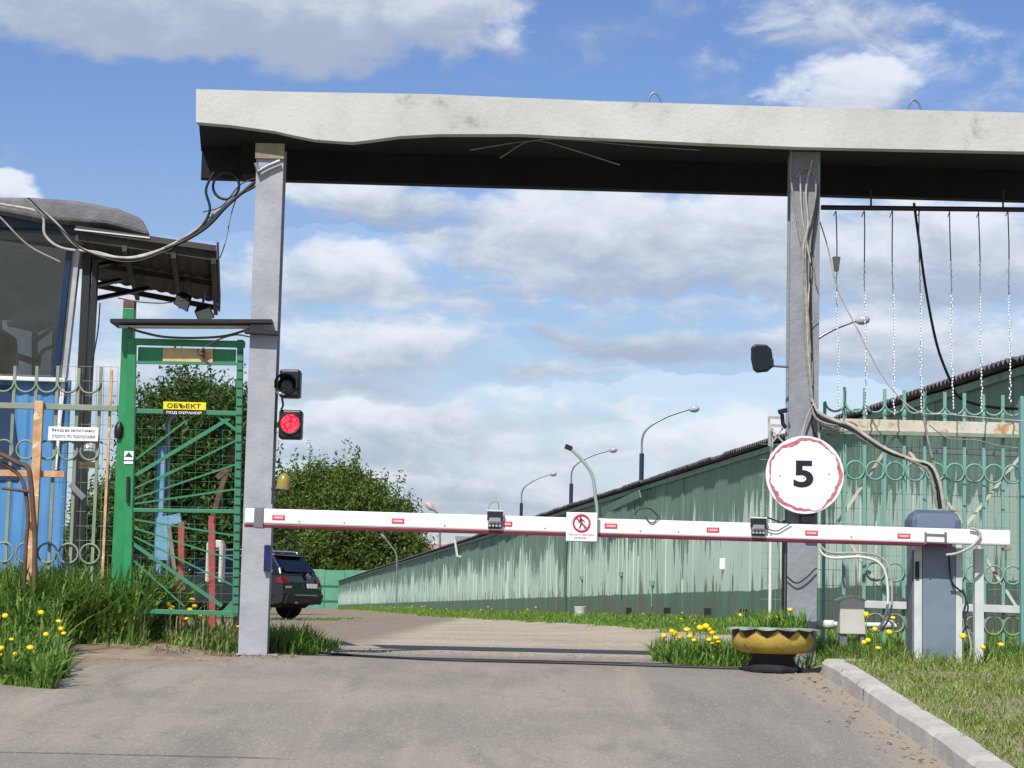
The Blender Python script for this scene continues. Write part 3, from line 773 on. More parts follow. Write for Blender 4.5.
mb = MB(); mb.box((c.x - 0.02, y + 0.018, c.z - r - 0.06), (c.x + 0.08, y + 0.16, c.z - r + 0.12)); mb.build('bracket', M_dark, t)

# ------------------------------------------------------------------ traffic lights
def traffic_light(px, py, wpx, hpx, label, lit):
    y0 = 15.98; c = W(px, py, y0); w = wpx * y0 / F / 2; hh = hpx * y0 / F / 2
    t = thing('traffic_light', (c.x, y0, c.z - hh), label, 'traffic light')
    mb = MB(); mb.box((c.x - w, y0, c.z - hh), (c.x + w, y0 + 0.16, c.z + hh)); mb.build('housing', M_black, t, bevel=0.018)
    mb = MB(); mb.bar((c.x - w - 0.06, y0 + 0.1, c.z), (c.x - w + 0.01, y0 + 0.1, c.z), 0.04); mb.build('bracket', M_dark, t)
    rr = 0.074
    if lit:
        mb = MB(); mb.ring((c.x, y0 - 0.004, c.z + 0.004), rr + 0.008, 0.009, (0, 1, 0), 24, 6); mb.build('bezel', M_dark, t)
        mb = MB(); mb.lathe([(rr, 0), (rr * 0.9, 0.012), (rr * 0.5, 0.022), (0.003, 0.025)], (c.x, y0 + 0.001, c.z + 0.004), (0, -1, 0), 26); mb.build('lens', M_redlamp, t)
    else:
        mb = MB(); mb.lathe([(rr, 0), (rr * 0.9, 0.012), (rr * 0.5, 0.02), (0.003, 0.022)], (c.x - 0.02, y0 + 0.001, c.z - 0.02), (0, -1, 0), 26); mb.build('lens', pm('unlit_dark_lens', (24, 34, 30), None, rough=0.15), t)
        vis = MB()
        for a0 in range(-20, 200, 10):
            a, b = R(a0), R(a0 + 10); p = lambda g, yy: (c.x - 0.02 + math.cos(g) * (rr + 0.012), yy, c.z - 0.02 + math.sin(g) * (rr + 0.012))
            vis.add([p(a, y0), p(b, y0), p(b, y0 - 0.10), p(a, y0 - 0.10)], [(0, 1, 2, 3)])
        v = vis.build('visor', M_black, t); s_ = v.modifiers.new('solid', 'SOLIDIFY'); s_.thickness = 0.004
        mb = MB(); q = W(281, 394, y0 - 0.03); mb.lathe([(0.03, 0), (0.045, 0.006), (0.01, 0.02)], q, (0.3, -0.3, 1), 14); mb.build('broken_reflector', M_chrome, t)
    return t
traffic_light(289.5, 383, 21, 28, 'unlit black traffic light, upper of the two on the left gate post', False)
traffic_light(290, 424, 23, 29, 'black traffic light glowing red, lower of the two on the left gate post', True)
mb = MB(); mb.tube(smooth(Wl([(282, 398), (283, 405), (281, 410)], 15.97)), 0.009, 6); tag(mb.build('cable', M_wblack), 'short black cable between the two traffic lights', 'cable')
# amber beacon
c = W(283, 488, 15.97)
t = thing('warning_beacon', (c.x, 15.97, c.z), 'small amber dome beacon mounted below the red traffic light', 'beacon')
mb = MB(); mb.lathe([(0.052, 0), (0.05, 0.04), (0.042, 0.085), (0.026, 0.108), (0.003, 0.116)], (c.x, 15.97, c.z), (0.08, 0, 1), 20); mb.build('dome', M_amber, t)
mb = MB(); mb.lathe([(0.058, -0.012), (0.058, 0.0)], (c.x, 15.97, c.z), (0.08, 0, 1), 20); mb.build('base', M_wood, t)
mb = MB(); mb.bar((c.x - 0.09, 15.99, c.z - 0.01), (c.x - 0.03, 15.98, c.z - 0.01), 0.02); mb.build('bracket', M_dark, t)

# ------------------------------------------------------------------ mirror and little things on the right post
y = 16.0
c = W(762.5, 358.5, y)
t = thing('traffic_mirror', (c.x, y, c.z - 0.11), 'black truck-style mirror on a thin arm left of the right gate post', 'mirror')
mb = MB(); s = y / F
out = [(-11, 12), (-8, 14.5), (4, 14.5), (9, 10), (11.5, -4), (11, -8), (6, -12.5), (-5, -14), (-8.5, -11), (-11, 0)]
mb.prism([(c.x + a * s, y, c.z + b * s) for a, b in out], (0, 0.07, 0)); mb.build('shell', M_black, t, bevel=0.012)
mb = MB(); mb.prism([(c.x + a * s * 0.8, y - 0.003, c.z + b * s * 0.84) for a, b in out], (0, 0.002, 0)); mb.build('mirror_glass', M_mirror, t)
mb = MB(); mb.tube(Wl([(770, 366, 16.03), (789, 367, 16.14)], 16.1), 0.009, 8); mb.build('arm', M_galv, t)
mb = MB(); q = W(771, 363, 16.0); mb.box((q.x - 0.012, 15.985, q.z - 0.03), (q.x + 0.02, 16.05, q.z + 0.03)); mb.build('bracket', M_black, t, bevel=0.004)
c = W(782, 413, 16.05)
t = thing('floodlight', (c.x, 16.05, c.z - 0.04), 'tiny black floodlight bracketed on the left edge of the right gate post', 'floodlight')
mb = MB(); mb.bar(W(778.5, 412, 16.05), W(787, 410, 16.05), 0.035, 0.07); mb.build('head', M_black, t, bevel=0.005)
mb = MB(); mb.tube(Wl([(782, 414), (783, 424), (786, 428)], 16.08), 0.016, 8); mb.build('mount', M_dark, t)
mb = MB()
for a, b, w in (((769, 417), (784, 418), 0.018), ((769, 417), (769.5, 446), 0.018), ((769, 425), (784, 426), 0.02), ((770, 428), (783, 442), 0.012), ((783, 428), (771, 444), 0.012)):
    mb.bar(W(*a, 16.2), W(*b, 16.2), w)
tag(mb.build('bracket_frame', M_wwhite), 'small pale steel bracket frame behind the upper edge of the speed sign', 'bracket')
mb = MB(); p = W(770, 604, 16.25); p2 = W(770, 428, 16.25)
mb.tube([(p.x, 16.25, h(p.x, 16.25) - 0.05), (p.x, 16.25, p2.z)], 0.013, 8)
tag(mb.build('pipe', M_white), 'thin white upright pipe just left of the right gate post', 'pipe')
mb = MB(); q = W(783, 586, 16.1)
mb.box((W(783, 570, 16.1).x, 16.14, h(q.x, 16) + 0.05), (W(785.5, 570, 16.1).x, 16.18, W(783, 520, 16.1).z)); tag(mb.build('conduit', M_black), 'black conduit strip up the left edge of the right gate post', 'conduit')
mb = MB(); mb.tube(smooth(Wl([(786, 576), (796, 583), (806, 578), (814, 570), (817, 568)], 16.08)), 0.006, 6); tag(mb.build('cable', M_wblack), 'slack black cable across the foot of the right gate post', 'cable')

# ------------------------------------------------------------------ cables
CB = 'cables bundled on the right gate post'
def cable(pts, r, mat, label, group=None, name='cable', Y=16.0, k=6):
    mb = MB(); mb.tube(smooth(Wl(pts, Y), k), r, 7)
    return tag(mb.build(name, mat), label, 'cable', group)
def bundle(paths, label, name='cable_bundle', Y=16.0):
    t = thing(name, Wl([paths[0][0][0]], Y)[0], label, 'cable bundle')
    for (pts, r, mat) in paths:
        mb = MB(); mb.tube(smooth(Wl(pts, Y)), r * 0.85, 7); mb.build('cable', mat, t)
    return t
bundle([([(791, 150), (791, 180), (797, 220), (803, 255), (805, 300), (806, 345), (811, 395), (816, 412)], 0.012, M_wgrey),
        ([(812, 160), (806, 190), (808, 225), (803, 250), (806, 300), (808, 350), (812, 400)], 0.010, M_wwhite),
        ([(795, 178), (805, 168), (813, 172), (816, 190), (812, 215), (806, 240), (806, 280), (809, 330), (811, 380), (813, 405)], 0.011, M_wgrey),
        ([(818, 185), (816, 215), (812, 245), (810, 290), (811, 340), (812, 400)], 0.010, M_wblack),
        ([(800, 175), (802, 215), (808, 250), (811, 270), (808, 310), (812, 370), (811, 405)], 0.009, M_wwhite),
        ([(809, 245), (813, 262), (815, 280), (819, 290)], 0.006, M_wgrey),
        ([(806, 335), (812, 322), (819, 316)], 0.005, M_wgrey)],
       'tangle of grey and white cables running down the face of the right gate post', Y=16.08)
bundle([([(811, 398), (818, 412), (836, 421), (850, 425), (866, 436), (886, 449), (910, 459), (928, 464), (936, 473), (941, 490), (944, 508)], 0.019, M_wwhite),
        ([(812, 402), (819, 417), (838, 424), (852, 430), (870, 442), (893, 454), (920, 462), (931, 468), (937, 485), (940, 509)], 0.017, M_wblack),
        ([(811, 405), (816, 418), (828, 424), (846, 427), (864, 440), (890, 453), (918, 464), (930, 474), (934, 490), (937, 508)], 0.013, M_wgrey)],
       'thick sagging bundle of white and black cables from the right post to the barrier cabinet', Y=15.98)
bundle([([(812, 405), (806, 420), (803, 432), (801, 440)], 0.010, M_wwhite), ([(813, 405), (818, 420), (819, 435), (821, 445)], 0.012, M_wwhite), ([(813, 412), (812, 425), (817, 440)], 0.010, M_wblack),
        ([(820, 425), (830, 428), (840, 424), (850, 422), (858, 426)], 0.009, M_wgrey), ([(822, 430), (828, 437), (842, 432), (856, 430)], 0.009, M_wgrey)],
       'frayed cable ends splaying out above the round speed sign', Y=16.06)
cable([(820, 222), (828, 248), (838, 290), (858, 330), (880, 372), (902, 400), (922, 413), (945, 414), (975, 417), (1010, 420), (1060, 424)], 0.0055, M_wwhite, 'thin white wire slanting from the right post down to the fence top', Y=16.4)
cable([(914, 203), (919, 240), (926, 290), (937, 345), (950, 380), (958, 396), (975, 404), (1000, 408), (1030, 409)], 0.012, M_wblack, 'single thick black cable hanging from the canopy behind the string lights', Y=17.6)
cable([(924, 418), (928, 440), (934, 465)], 0.011, M_wgrey, 'short grey cable dropping from the fence beam beside the cable bundle', Y=16.7)
cable([(929, 425), (948, 438), (975, 440), (1000, 446), (1018, 448)], 0.005, M_wgrey, 'thin grey wire drooping below the rusty fence beam', Y=16.7)
bundle([([(819, 549), (824, 555), (834, 558), (860, 557), (878, 562), (886, 575), (888, 600), (884, 620), (874, 634)], 0.013, M_white),
        ([(820, 546), (828, 552), (840, 553), (862, 553), (880, 557), (890, 570), (892, 600), (888, 620), (880, 630)], 0.011, M_wwhite)],
       'pair of white plastic conduits bent down into the grass beside the grey box', 'conduit_pair', Y=16.0)
bundle([([(961, 585), (966, 600), (964, 615), (969, 635), (971, 650), (966, 661)], 0.010, M_wwhite), ([(962, 590), (968, 606), (966, 622), (974, 640), (971, 655), (964, 663)], 0.008, M_wgrey),
        ([(964, 612), (966, 628), (971, 642), (970, 656)], 0.009, M_wwhite)], 'loose white cables trailing down between the cabinet and the narrow post', Y=15.85)
cable([(946, 555), (958, 553), (972, 546), (980, 536), (977, 530), (970, 528)], 0.010, M_wwhite, 'short white cable curving from the cabinet up onto the boom', Y=15.37)
cable([(949, 556), (950, 572), (953, 584), (962, 592)], 0.007, M_wblack, 'thin dark cable on the front of the blue-grey cabinet', Y=15.58)
# wires in the soffit
cable([(470, 150), (520, 142), (560, 139), (640, 146), (700, 150)], 0.005, M_wgrey, 'thin grey wire strung along the underside of the canopy', Y=16.3)
cable([(500, 158), (530, 141), (560, 146), (620, 165)], 0.005, M_wgrey, 'thin grey wire looping down from the middle of the canopy underside', Y=16.25)

# cables between booth and left post
bundle([([(0, 204), (40, 213), (45, 235), (62, 248), (95, 252), (125, 258), (160, 250), (190, 236), (215, 218), (238, 195), (254, 184)], 0.013, M_wwhite),
        ([(28, 200), (55, 222), (82, 249), (130, 258), (165, 248), (196, 230), (222, 207), (254, 183)], 0.014, M_wwhite)],
       'pair of pale cables swagging from the booth roof to the left gate post', Y=16.2)
bundle([([(165, 249), (186, 240), (208, 226), (228, 205), (255, 182)], 0.016, M_wblack),
        ([(176, 244), (200, 228), (210, 210), (206, 190), (214, 172)], 0.013, M_wblack),
        ([(178, 242), (205, 226), (232, 200), (256, 186)], 0.012, M_wblack),
        ([(203, 212), (222, 206), (240, 185), (256, 178)], 0.006, M_wblack),
        ([(28, 198), (60, 228), (84, 250), (126, 262), (162, 253), (182, 242)], 0.008, M_wblack)],
       'twisted black cables joining the pale ones below the canopy end', Y=16.15)
mb = MB(); c = W(226, 186, 16.2); mb.ring(c, 0.105, 0.011, (0.1, 1, 0.05), 26, 7)
tag(mb.build('cable_loop', M_wblack), 'round loop of coiled black cable hanging under the left canopy end', 'cable')
cable([(239, 190), (231, 215), (226, 240), (220, 258)], 0.005, M_wgrey, 'very thin wire dropping from the cable loop to the awning corner', Y=16.4)
cable([(100, 303), (98, 330), (93, 360), (90, 385)], 0.006, M_wblack, 'thin black wire hanging from the awning to the left fence', Y=17.2)
cable([(118, 298), (140, 302), (165, 303), (188, 299)], 0.005, M_wblack, 'thin black wire running to the floodlights below the awning', Y=17.4)
cable([(0, 217), (28, 245), (60, 262)], 0.008, M_wgrey, 'pale wire slanting across the upper left corner of the booth window', Y=16.8)
def on_ground(px, py):
    """point of the road surface seen at a photograph position"""
    Y = 8.0
    while Y < 60:
        p = W(px, py, Y)
        if p.z <= float(H0(p.x, Y)) + 0.012: return Vector((p.x, Y, float(H0(p.x, Y)) + 0.02))
        Y += 0.02
    return p
mb = MB(); mb.tube(smooth([on_ground(*q) for q in ((268, 652), (284, 648.5), (300, 652), (350, 656.5), (441, 661), (510, 663), (573, 664.5), (650, 667), (742, 670))]), 0.012, 6)
tag(mb.build('cable', M_wblack), 'long black cable lying across the driveway from the left gate post to the planter', 'cable')

# ------------------------------------------------------------------ string lights curtain
t = thing('icicle_lights', W(922, 209, 16.75), 'curtain of string lights hanging from a dark purple pipe under the canopy', 'string lights')
mb = MB(); mb.tube(Wl([(821, 207.5), (1100, 210.5)], 16.75), 0.021, 8); mb.build('hanging_pipe', M_purple, t)
for px in (871, 1003):
    mb = MB(); mb.tube(Wl([(px, 190), (px, 208)], 16.80), 0.008, 6); mb.build('hanger', M_dark, t)
for i, px in enumerate((836, 864, 892, 920, 950, 979, 1008)):
    mb = MB(); L = rng.choice((405, 415, 412, 418))
    mb.cm = 0; top = 211
    pts = [(px + math.sin(q * .9 + i) * 0.5 + (q / 12) * 2.6 - (1 if i == 3 else 0), top + (L - top) * q / 12) for q in range(13)]
    P3 = Wl(pts, 16.73); mb.tube(smooth(P3, 2), 0.0028, 5)
    mb.tube(Wl([(px - 2.5, 216 + i % 3), (px, 211)], 16.72), 0.004, 5)
    q3 = P3[3]
    mb.tube(P3[:4], 0.005, 6)
    strand = mb.build('strand', pm('strand_wire', (104, 96, 112), None, rough=0.5), t)
    mb = MB(); n = 46
    for k in range(0, n, 1):
        f = (0.27 + 0.73 * k / n) * 12; a = P3[int(f)]; b = P3[min(int(f) + 1, 12)]; p = a.lerp(b, f - int(f))
        dx = rng.uniform(-.006, .006)
        mb.bar((p.x + dx, p.y, p.z), (p.x + dx + rng.uniform(-.003, .003), p.y, p.z + 0.017), 0.009)
    mb.build('bulbs', M_signw, strand)
c = W(836, 263, 16.67); mb = MB(); mb.prism([(c.x - 0.03, 16.65, c.z + 0.05), (c.x + 0.035, 16.65, c.z + 0.05), (c.x + 0.02, 16.65, c.z - 0.07), (c.x - 0.012, 16.65, c.z - 0.07)], (0, 0.04, 0)); mb.build('plug', M_wwhite, t, bevel=0.006)

# ------------------------------------------------------------------ right fence
YR = 17.0
t = thing('metal_fence', (W(930, 600, YR).x, YR, 0.0), 'teal ornamental metal fence with rows of rings behind the barrier cabinet', 'fence')
def xz(px, py, Y=YR): return W(px, py, Y)
pick = [(825, 402), (845, 387), (865, 388), (885, 389), (904.5, 390), (925, 391), (945, 392), (964.5, 393), (984, 394), (1003, 395), (1022, 396), (1042, 397)]
for (px, py) in pick:
    top = xz(px, py); x = top.x; mb = MB(); w = 0.026
    mb.box((x - w / 2, YR, h(x, YR) - 0.05), (x + w / 2, YR + 0.02, top.z)); mb.build('picket', M_fen, t)
def rail(pa, pb, w, mat, name='rail', Y=YR - 0.022, dep=0.04):
    mb = MB(); mb.bar(xz(*pa, Y), xz(*pb, Y), w, dep); return mb.build(name, mat, t, bevel=0.003)
rail((822, 424), (1060, 430), 0.095, M_rustw, 'rusty_beam')
rail((822, 432), (1060, 437.5), 0.03, M_fen2, 'rail', YR - 0.05)
rail((860, 604), (1060, 611), 0.06, M_alu, 'rail', YR - 0.03)
rail((894, 450), (1024, 455), 0.035, M_cabside, 'rail', YR + 0.6)
for i in range(len(pick) - 1):
    a, b = pick[i], pick[i + 1]; px = (a[0] + b[0]) / 2
    d = (px - 850) * 0.026
    c1 = xz(px, 470 + d); mb = MB(); mb.ring((c1.x, YR - 0.01, c1.z), 0.073, 0.0085, (0, 1, 0), 24, 6); mb.build('ring', M_fen, t)
    if px > 870:
        c1 = xz(px, 571 + d); mb = MB(); mb.ring((c1.x, YR - 0.01, c1.z), 0.073, 0.0085, (0, 1, 0), 24, 6); mb.build('ring', M_fen, t)
        c1 = xz(px, 622 + d); mb = MB(); mb.ring((c1.x, YR - 0.01, c1.z), 0.073, 0.0095, (0, 1, 0), 24, 6); mb.build('ring', M_fen2, t)
    c1 = xz(px, 402 + d); mb = MB(); mb.ring((c1.x, YR - 0.005, c1.z), 0.080, 0.009, (0, 1, 0), 14, 6, 180, 360); mb.build('scallop', M_fen, t)
    if i:
        c1 = xz(a[0], 411 + d); mb = MB(); mb.lathe([(0.004, 0), (0.026, 0.02), (0.018, 0.06), (0.004, 0.09)], (c1.x, YR + 0.01, c1.z - 0.04), (0, 0, 1), 8); mb.build('finial', M_fen, t)
for (pa, pb) in (((838, 522), (896, 434)), ((896, 434), (965, 526)), ((965, 526), (1030, 444)), ((838, 526), (892, 606)), ((965, 526), (1017, 608))):
    mb = MB(); mb.bar(xz(*pa, YR + 0.05), xz(*pb, YR + 0.05), 0.024, 0.02); mb.build('brace', M_rustw, t)
mb = MB()
for k in range(30):
    px = 822 + k * 7.5; a = xz(px, 440, YR + 0.09); mb.tube([(a.x, a.y, 0.12), (a.x, a.y, a.z)], 0.0022, 4)
for k in range(11):
    py = 446 + k * 15.5; mb.tube([xz(760, py - 2, YR + 0.092), xz(1060, py + 5.6, YR + 0.092)], 0.0026, 4)
for px in (776, 783, 790): 
    a = xz(px, 545, YR + 0.09); mb.tube([(a.x, a.y, 0.12), (a.x, a.y, a.z)], 0.0022, 4)
mb.build('wire_mesh', M_fen, t)
# post of the fence at the far right
mb = MB(); a = xz(1020, 440, YR - 0.08); mb.box((a.x, YR - 0.1, 0), (a.x + 0.05, YR - 0.03, xz(1020, 400).z)); mb.build('fence_post', pm('blue_teal_post', (104, 152, 154), (110, 156, 146), 8, 0.6), t)

# grey box
c = W(851, 632, 15.9)
t = thing('utility_box', (c.x, 15.9, h(c.x, 15.9)), 'small light grey box with arched top standing in the grass beside the white conduits', 'utility box')
A = W(838, 597, 15.9); s = 15.9 / F
out = [(-12.5, -20), (-12.5, 14), (-8, 16), (0, 17.5), (8, 16), (12, 13.5), (12, -5), (13.5, -20)]
cc = W(851, 614, 15.9)
mb = MB(); mb.prism([(cc.x + a * s, 15.82, cc.z + b * s) for a, b in out], (0, 0.14, 0)); mb.build('housing', M_greyplastic, t, bevel=0.008)
mb = MB(); mb.prism([(cc.x + a * s, 15.80, cc.z + b * s) for a, b in ((-15, 13.4), (-8, 16.8), (0, 18.4), (8, 16.8), (12.8, 14.2), (12.8, 12.8), (8, 15.4), (0, 17), (-8, 15.4), (-15, 12.4))], (0, 0.2, 0)); mb.build('lid', M_greyplastic, t)
mb = MB(); mb.box((cc.x - 12 * s, 15.84, h(c.x, 15.9) - 0.05), (cc.x - 5 * s, 15.92, cc.z - 17.0 * s)); mb.box((cc.x + 8 * s, 15.84, h(c.x, 15.9) - 0.05), (cc.x + 12 * s, 15.92, cc.z - 17 * s)); mb.build('leg', M_cabside, t)
mb = MB(); mb.tube(Wl([(800, 624), (850, 624.5), (898, 626)], 16.4), 0.022, 8)
for px in (820, 829, 889): mb.lathe([(0.022, -0.04), (0.036, -0.035), (0.036, 0.035), (0.022, 0.04)], W(px, 624.5, 16.4), (1, 0, 0), 12)
tag(mb.build('pipe', M_white), 'low white horizontal pipe with couplings behind the grey box', 'pipe')

# ------------------------------------------------------------------ planter made from a tyre
c = W(774, 668, 15.45); gz = h(c.x, 15.5) + 0.012
c = Vector((c.x, 15.55, gz))
c0 = c.copy()
t = thing('tyre_planter', c, 'yellow flower planter cut from a turned-out tyre with scalloped mint rim on the kerb end', 'planter')
mb = MB(); mb.lathe([(0.20, 0), (0.215, 0.03), (0.17, 0.06), (0.15, 0.11), (0.18, 0.14)], c, n=36, rmod=lambda i, a: 1 + (0.06 * math.sin(a * 11) if i < 2 else 0)); mb.build('wheel_base', M_tyre, t)
c = c + Vector((0, 0, 0.03))
bowl = [(0.15, 0.10), (0.23, 0.112), (0.285, 0.145), (0.302, 0.19), (0.300, 0.23), (0.292, 0.262), (0.300, 0.288)]
mb = MB(); mb.lathe(bowl + [(0.275, 0.288), (0.27, 0.24), (0.1, 0.235)], c, n=48); mb.build('bowl', M_yel, t)
mb = MB()   # zigzag band
N = 12; vs = []; fs = []; seg = 96
def rb(z):
    zz = [b[1] for b in bowl]; rr = [b[0] for b in bowl]; return float(np.interp(z, zz, rr))
for k in range(seg):
    a = 2 * math.pi * k / seg; ph = (k % 8) / 8; tri = 1 - abs(2 * ph - 1)
    z1 = 0.276 - 0.06 * tri
    for z in (0.286, (0.286 + z1) / 2, z1): vs.append((c.x + (rb(z) + 0.004) * math.cos(a), c.y + (rb(z) + 0.004) * math.sin(a), c.z + z))
for k in range(seg):
    k2 = (k + 1) % seg
    for q in range(2): fs.append((3 * k + q, 3 * k + q + 1, 3 * k2 + q + 1, 3 * k2 + q))
mb.add(vs, fs, True); mb.build('zigzag_band', M_prust, t)
mb = MB(); vs = []; fs = []
for k in range(seg):
    a = 2 * math.pi * k / seg; o = 0.315 + 0.035 * abs(math.sin(a * 6)); zz = 0.293 - 0.012 * abs(math.sin(a * 6))
    vs += [(c.x + 0.268 * math.cos(a), c.y + 0.268 * math.sin(a), c.z + 0.297), (c.x + o * math.cos(a), c.y + o * math.sin(a), c.z + zz),
           (c.x + o * math.cos(a), c.y + o * math.sin(a), c.z + zz - 0.009), (c.x + 0.268 * math.cos(a), c.y + 0.268 * math.sin(a), c.z + 0.289)]
for k in range(seg):
    k2 = (k + 1) % seg
    for q in range(4): fs.append((4 * k + q, 4 * k + (q + 1) % 4, 4 * k2 + (q + 1) % 4, 4 * k2 + q))
mb.add(vs, fs); mb.build('scalloped_rim', M_petal, t)
mb = MB(); mb.lathe([(0.267, 0.235), (0.2, 0.255), (0.01, 0.26)], c, n=24); mb.build('soil', M_soil, t)
PLC = c.copy()

# ------------------------------------------------------------------ wicket gate and its post (left)
YW = 16.15
c = W(122, 585, YW)
t = thing('gate_post', (c.x, YW, 0), 'thick bright green square post with rusty cap at the left of the green gate', 'post')
mb = MB(); x0, x1 = W(117, 440, YW).x, W(128.5, 440, YW).x
mb.box((x0, YW, -0.05), (x1, YW + 0.1, W(122, 308, YW).z)); mb.build('column', M_green, t, bevel=0.004)
mb = MB(); mb.box((x0 + 0.002, YW + 0.001, W(122, 308, YW).z + 0.001), (x1 - 0.002, YW + 0.099, W(122, 300, YW).z)); mb.build('rusty_cap', M_brown, t)
mb = MB(); p = W(118.5, 432, YW - 0.01); mb.lathe([(0.025, -0.05), (0.035, 0.0), (0.03, 0.05), (0.01, 0.08)], p, (0.1, 0, 1), 12); mb.build('padlock', M_black, t)
c = W(185, 612, YW)
gate = thing('wicket_gate', (c.x, YW, 0.1), 'bright green steel pedestrian gate with sunburst bars and pale centred top panel', 'gate')
def gp(px, py, Y=YW): return W(px, py, Y)
mb = MB(); mb.bar(gp(132.3, 339), gp(127.3, 594), 0.066, 0.05); mb.build('stile', M_green, gate, bevel=0.004)
mb = MB(); mb.bar(gp(240.5, 340), gp(235.5, 614), 0.048, 0.04); mb.build('stile', M_green2, gate, bevel=0.004)
mb = MB(); mb.bar(gp(127, 341.5), gp(245, 344.5), 0.05, 0.048); mb.build('top_rail', M_green, gate, bevel=0.004)
mb = MB(); mb.bar(gp(138, 354, YW + 0.02), gp(236, 356.5, YW + 0.02), 0.11, 0.008); mb.build('top_panel', M_green, gate)
mb = MB(); mb.bar(gp(163, 354.5, YW + 0.006), gp(213, 355.5, YW + 0.006), 0.105, 0.008); mb.build('bare_patch', pm('beige_primer', (214, 186, 136), (196, 166, 112), 8, 0.7), gate)
mb = MB(); mb.bar(gp(137, 362.5), gp(237, 364), 0.02, 0.03); mb.build('rail', M_green2, gate)
mb = MB(); mb.bar(gp(137, 411), gp(237, 413.5), 0.036, 0.03); mb.build('rail', M_green2, gate, bevel=0.003)
mb = MB(); mb.bar(gp(132, 510), gp(237, 511.5), 0.03, 0.03); mb.build('rail', M_green2, gate, bevel=0.003)
mb = MB(); mb.bar(gp(134, 611), gp(238, 613.5), 0.036, 0.03); mb.build('rail', M_green2, gate, bevel=0.003)
for (a, b, w) in (((134, 461), (187, 420), .018), ((136, 475), (230, 418), .038), ((133, 489), (197, 460), .016), ((157, 480), (237, 440), .018), ((133, 499), (237, 464), .018),
                  ((133, 504), (237, 489), .018), ((131, 519), (237, 536), .018), ((131, 527), (237, 561), .018), ((131, 535), (232, 585), .018), ((132, 543), (222, 606), .038), ((131, 558), (184, 606), .016), ((130, 575), (148, 600), .014),
                  ((216, 415), (236, 430), .03)):
    mb = MB(); mb.bar(gp(*a, YW + 0.015), gp(*b, YW + 0.015), w * 0.74, 0.014); mb.build('sunburst_bar', M_green2, gate)
mb = MB(); mb.prism([gp(222, 611, YW + 0.01), gp(236, 596, YW + 0.01), gp(237, 611, YW + 0.01)], (0, 0.01, 0)); mb.build('corner_plate', M_green2, gate)
mb = MB()
for k in range(22): mb.tube([gp(138, 420 + k * 8.6, YW + 0.035), gp(244, 422 + k * 8.6, YW + 0.035)], 0.0015, 4)
for k in range(8): mb.tube([gp(142 + k * 13.5, 416, YW + 0.037), gp(142 + k * 13.5 - 2, 608, YW + 0.037)], 0.0018, 4)
mb.build('wire_mesh', M_green2, gate)
mb = MB()
for k in range(29): mb.bar(gp(237.6 - k * .16, 352 + k * 9, YW - 0.023), gp(243.2 - k * .16, 352 + k * 9 + .2, YW - 0.023), 0.008, 0.006)
mb.build('hinge_ladder', M_dark, gate)
mb = MB(); mb.bar(gp(128, 476, YW - 0.04), gp(127.6, 502, YW - 0.04), 0.022, 0.03); mb.build('handle', M_dark, gate, bevel=0.004)
mb = MB(); p = gp(201, 351, YW - 0.02); mb.lathe([(0.03, 0), (0.03, 0.02), (0.012, 0.05)], p, (0.3, -0.6, -0.8), 12); mb.tube(Wl([(201, 352), (206, 361), (211, 366)], YW - 0.02), 0.008, 6); mb.build('ceiling_clip', M_brown, gate)
# stickers on gate post
y = YW - 0.032
t = thing('sticker', W(126.5, 464, y), 'small green and white sticker on the left stile of the green gate', 'sticker')
mb = MB(); a = W(124.5, 451, y); b = W(133, 464, y)
g_ = pm('sticker_green', (16, 72, 66), None)
mb.box((a.x, y, b.z), (b.x, y + 0.003, a.z)); mb.build('backing', M_signw, t)
mb = MB(); mb.prism([(a.x + 0.004, y - 0.002, a.z - 0.045), (b.x - 0.004, y - 0.002, a.z - 0.045), ((a.x + b.x) / 2, y - 0.002, a.z - 0.006)], (0, 0.001, 0)); mb.box((a.x, y - 0.002, b.z + 0.022), (b.x, y - 0.001, b.z + 0.030)); mb.build('print', g_, t)
# guarded-site sign
y = YW - 0.025
A = W(163.5, 401.5, y); B = W(205.5, 415.5, y)
t = thing('warning_sign', ((A.x + B.x) / 2, y, B.z), 'yellow and black sign reading ОБЪЕКТ ПОД ОХРАНОЙ on the middle rail of the gate', 'sign')
zm = A.z + (B.z - A.z) * 0.58
mb = MB(); mb.box((A.x, y, zm), (B.x, y + 0.006, A.z)); mb.build('yellow_band', M_yellow, t)
mb = MB(); mb.box((A.x, y, B.z), (B.x, y + 0.006, zm)); mb.build('black_band', M_dark, t)
text_obj('ОБЪЕКТ', 184, 405.8, y - 0.003, 34, 4.6, pm('sign_brown_ink', (70, 56, 10), None), t, bold=0.02)
text_obj('ПОД ОХРАНОЙ', 184, 412.6, y - 0.003, 35, 3.7, M_signw, t, bold=0.02)

# bar over the gate
t = thing('lintel_bar', W(195, 326, 16.1), 'dark flat steel bar spanning from the green post to the left gate post', 'steel bar')
mb = MB(); mb.bar(W(114, 323.5, 16.1), W(274, 324, 16.1), 0.028, 0.34); mb.build('bar', M_dark, t)
mb = MB(); mb.bar(W(120, 327, 16.1), W(262, 327.5, 16.1), 0.012, 0.1); mb.build('white_strip', M_white, t)
mb = MB(); mb.bar(W(245, 331.5, 15.98), W(279, 333.5, 15.98), 0.03, 0.09); mb.build('bracket', M_dark, t)
cable([(128, 328), (145, 333), (165, 337), (195, 338), (225, 336), (250, 329)], 0.010, M_brown, 'brown cable sagging below the dark bar above the green gate', Y=16.05)
cable([(200, 350), (215, 341), (235, 335), (250, 337)], 0.006, M_wgrey, 'thin grey wire at the top right corner of the green gate', Y=16.08)

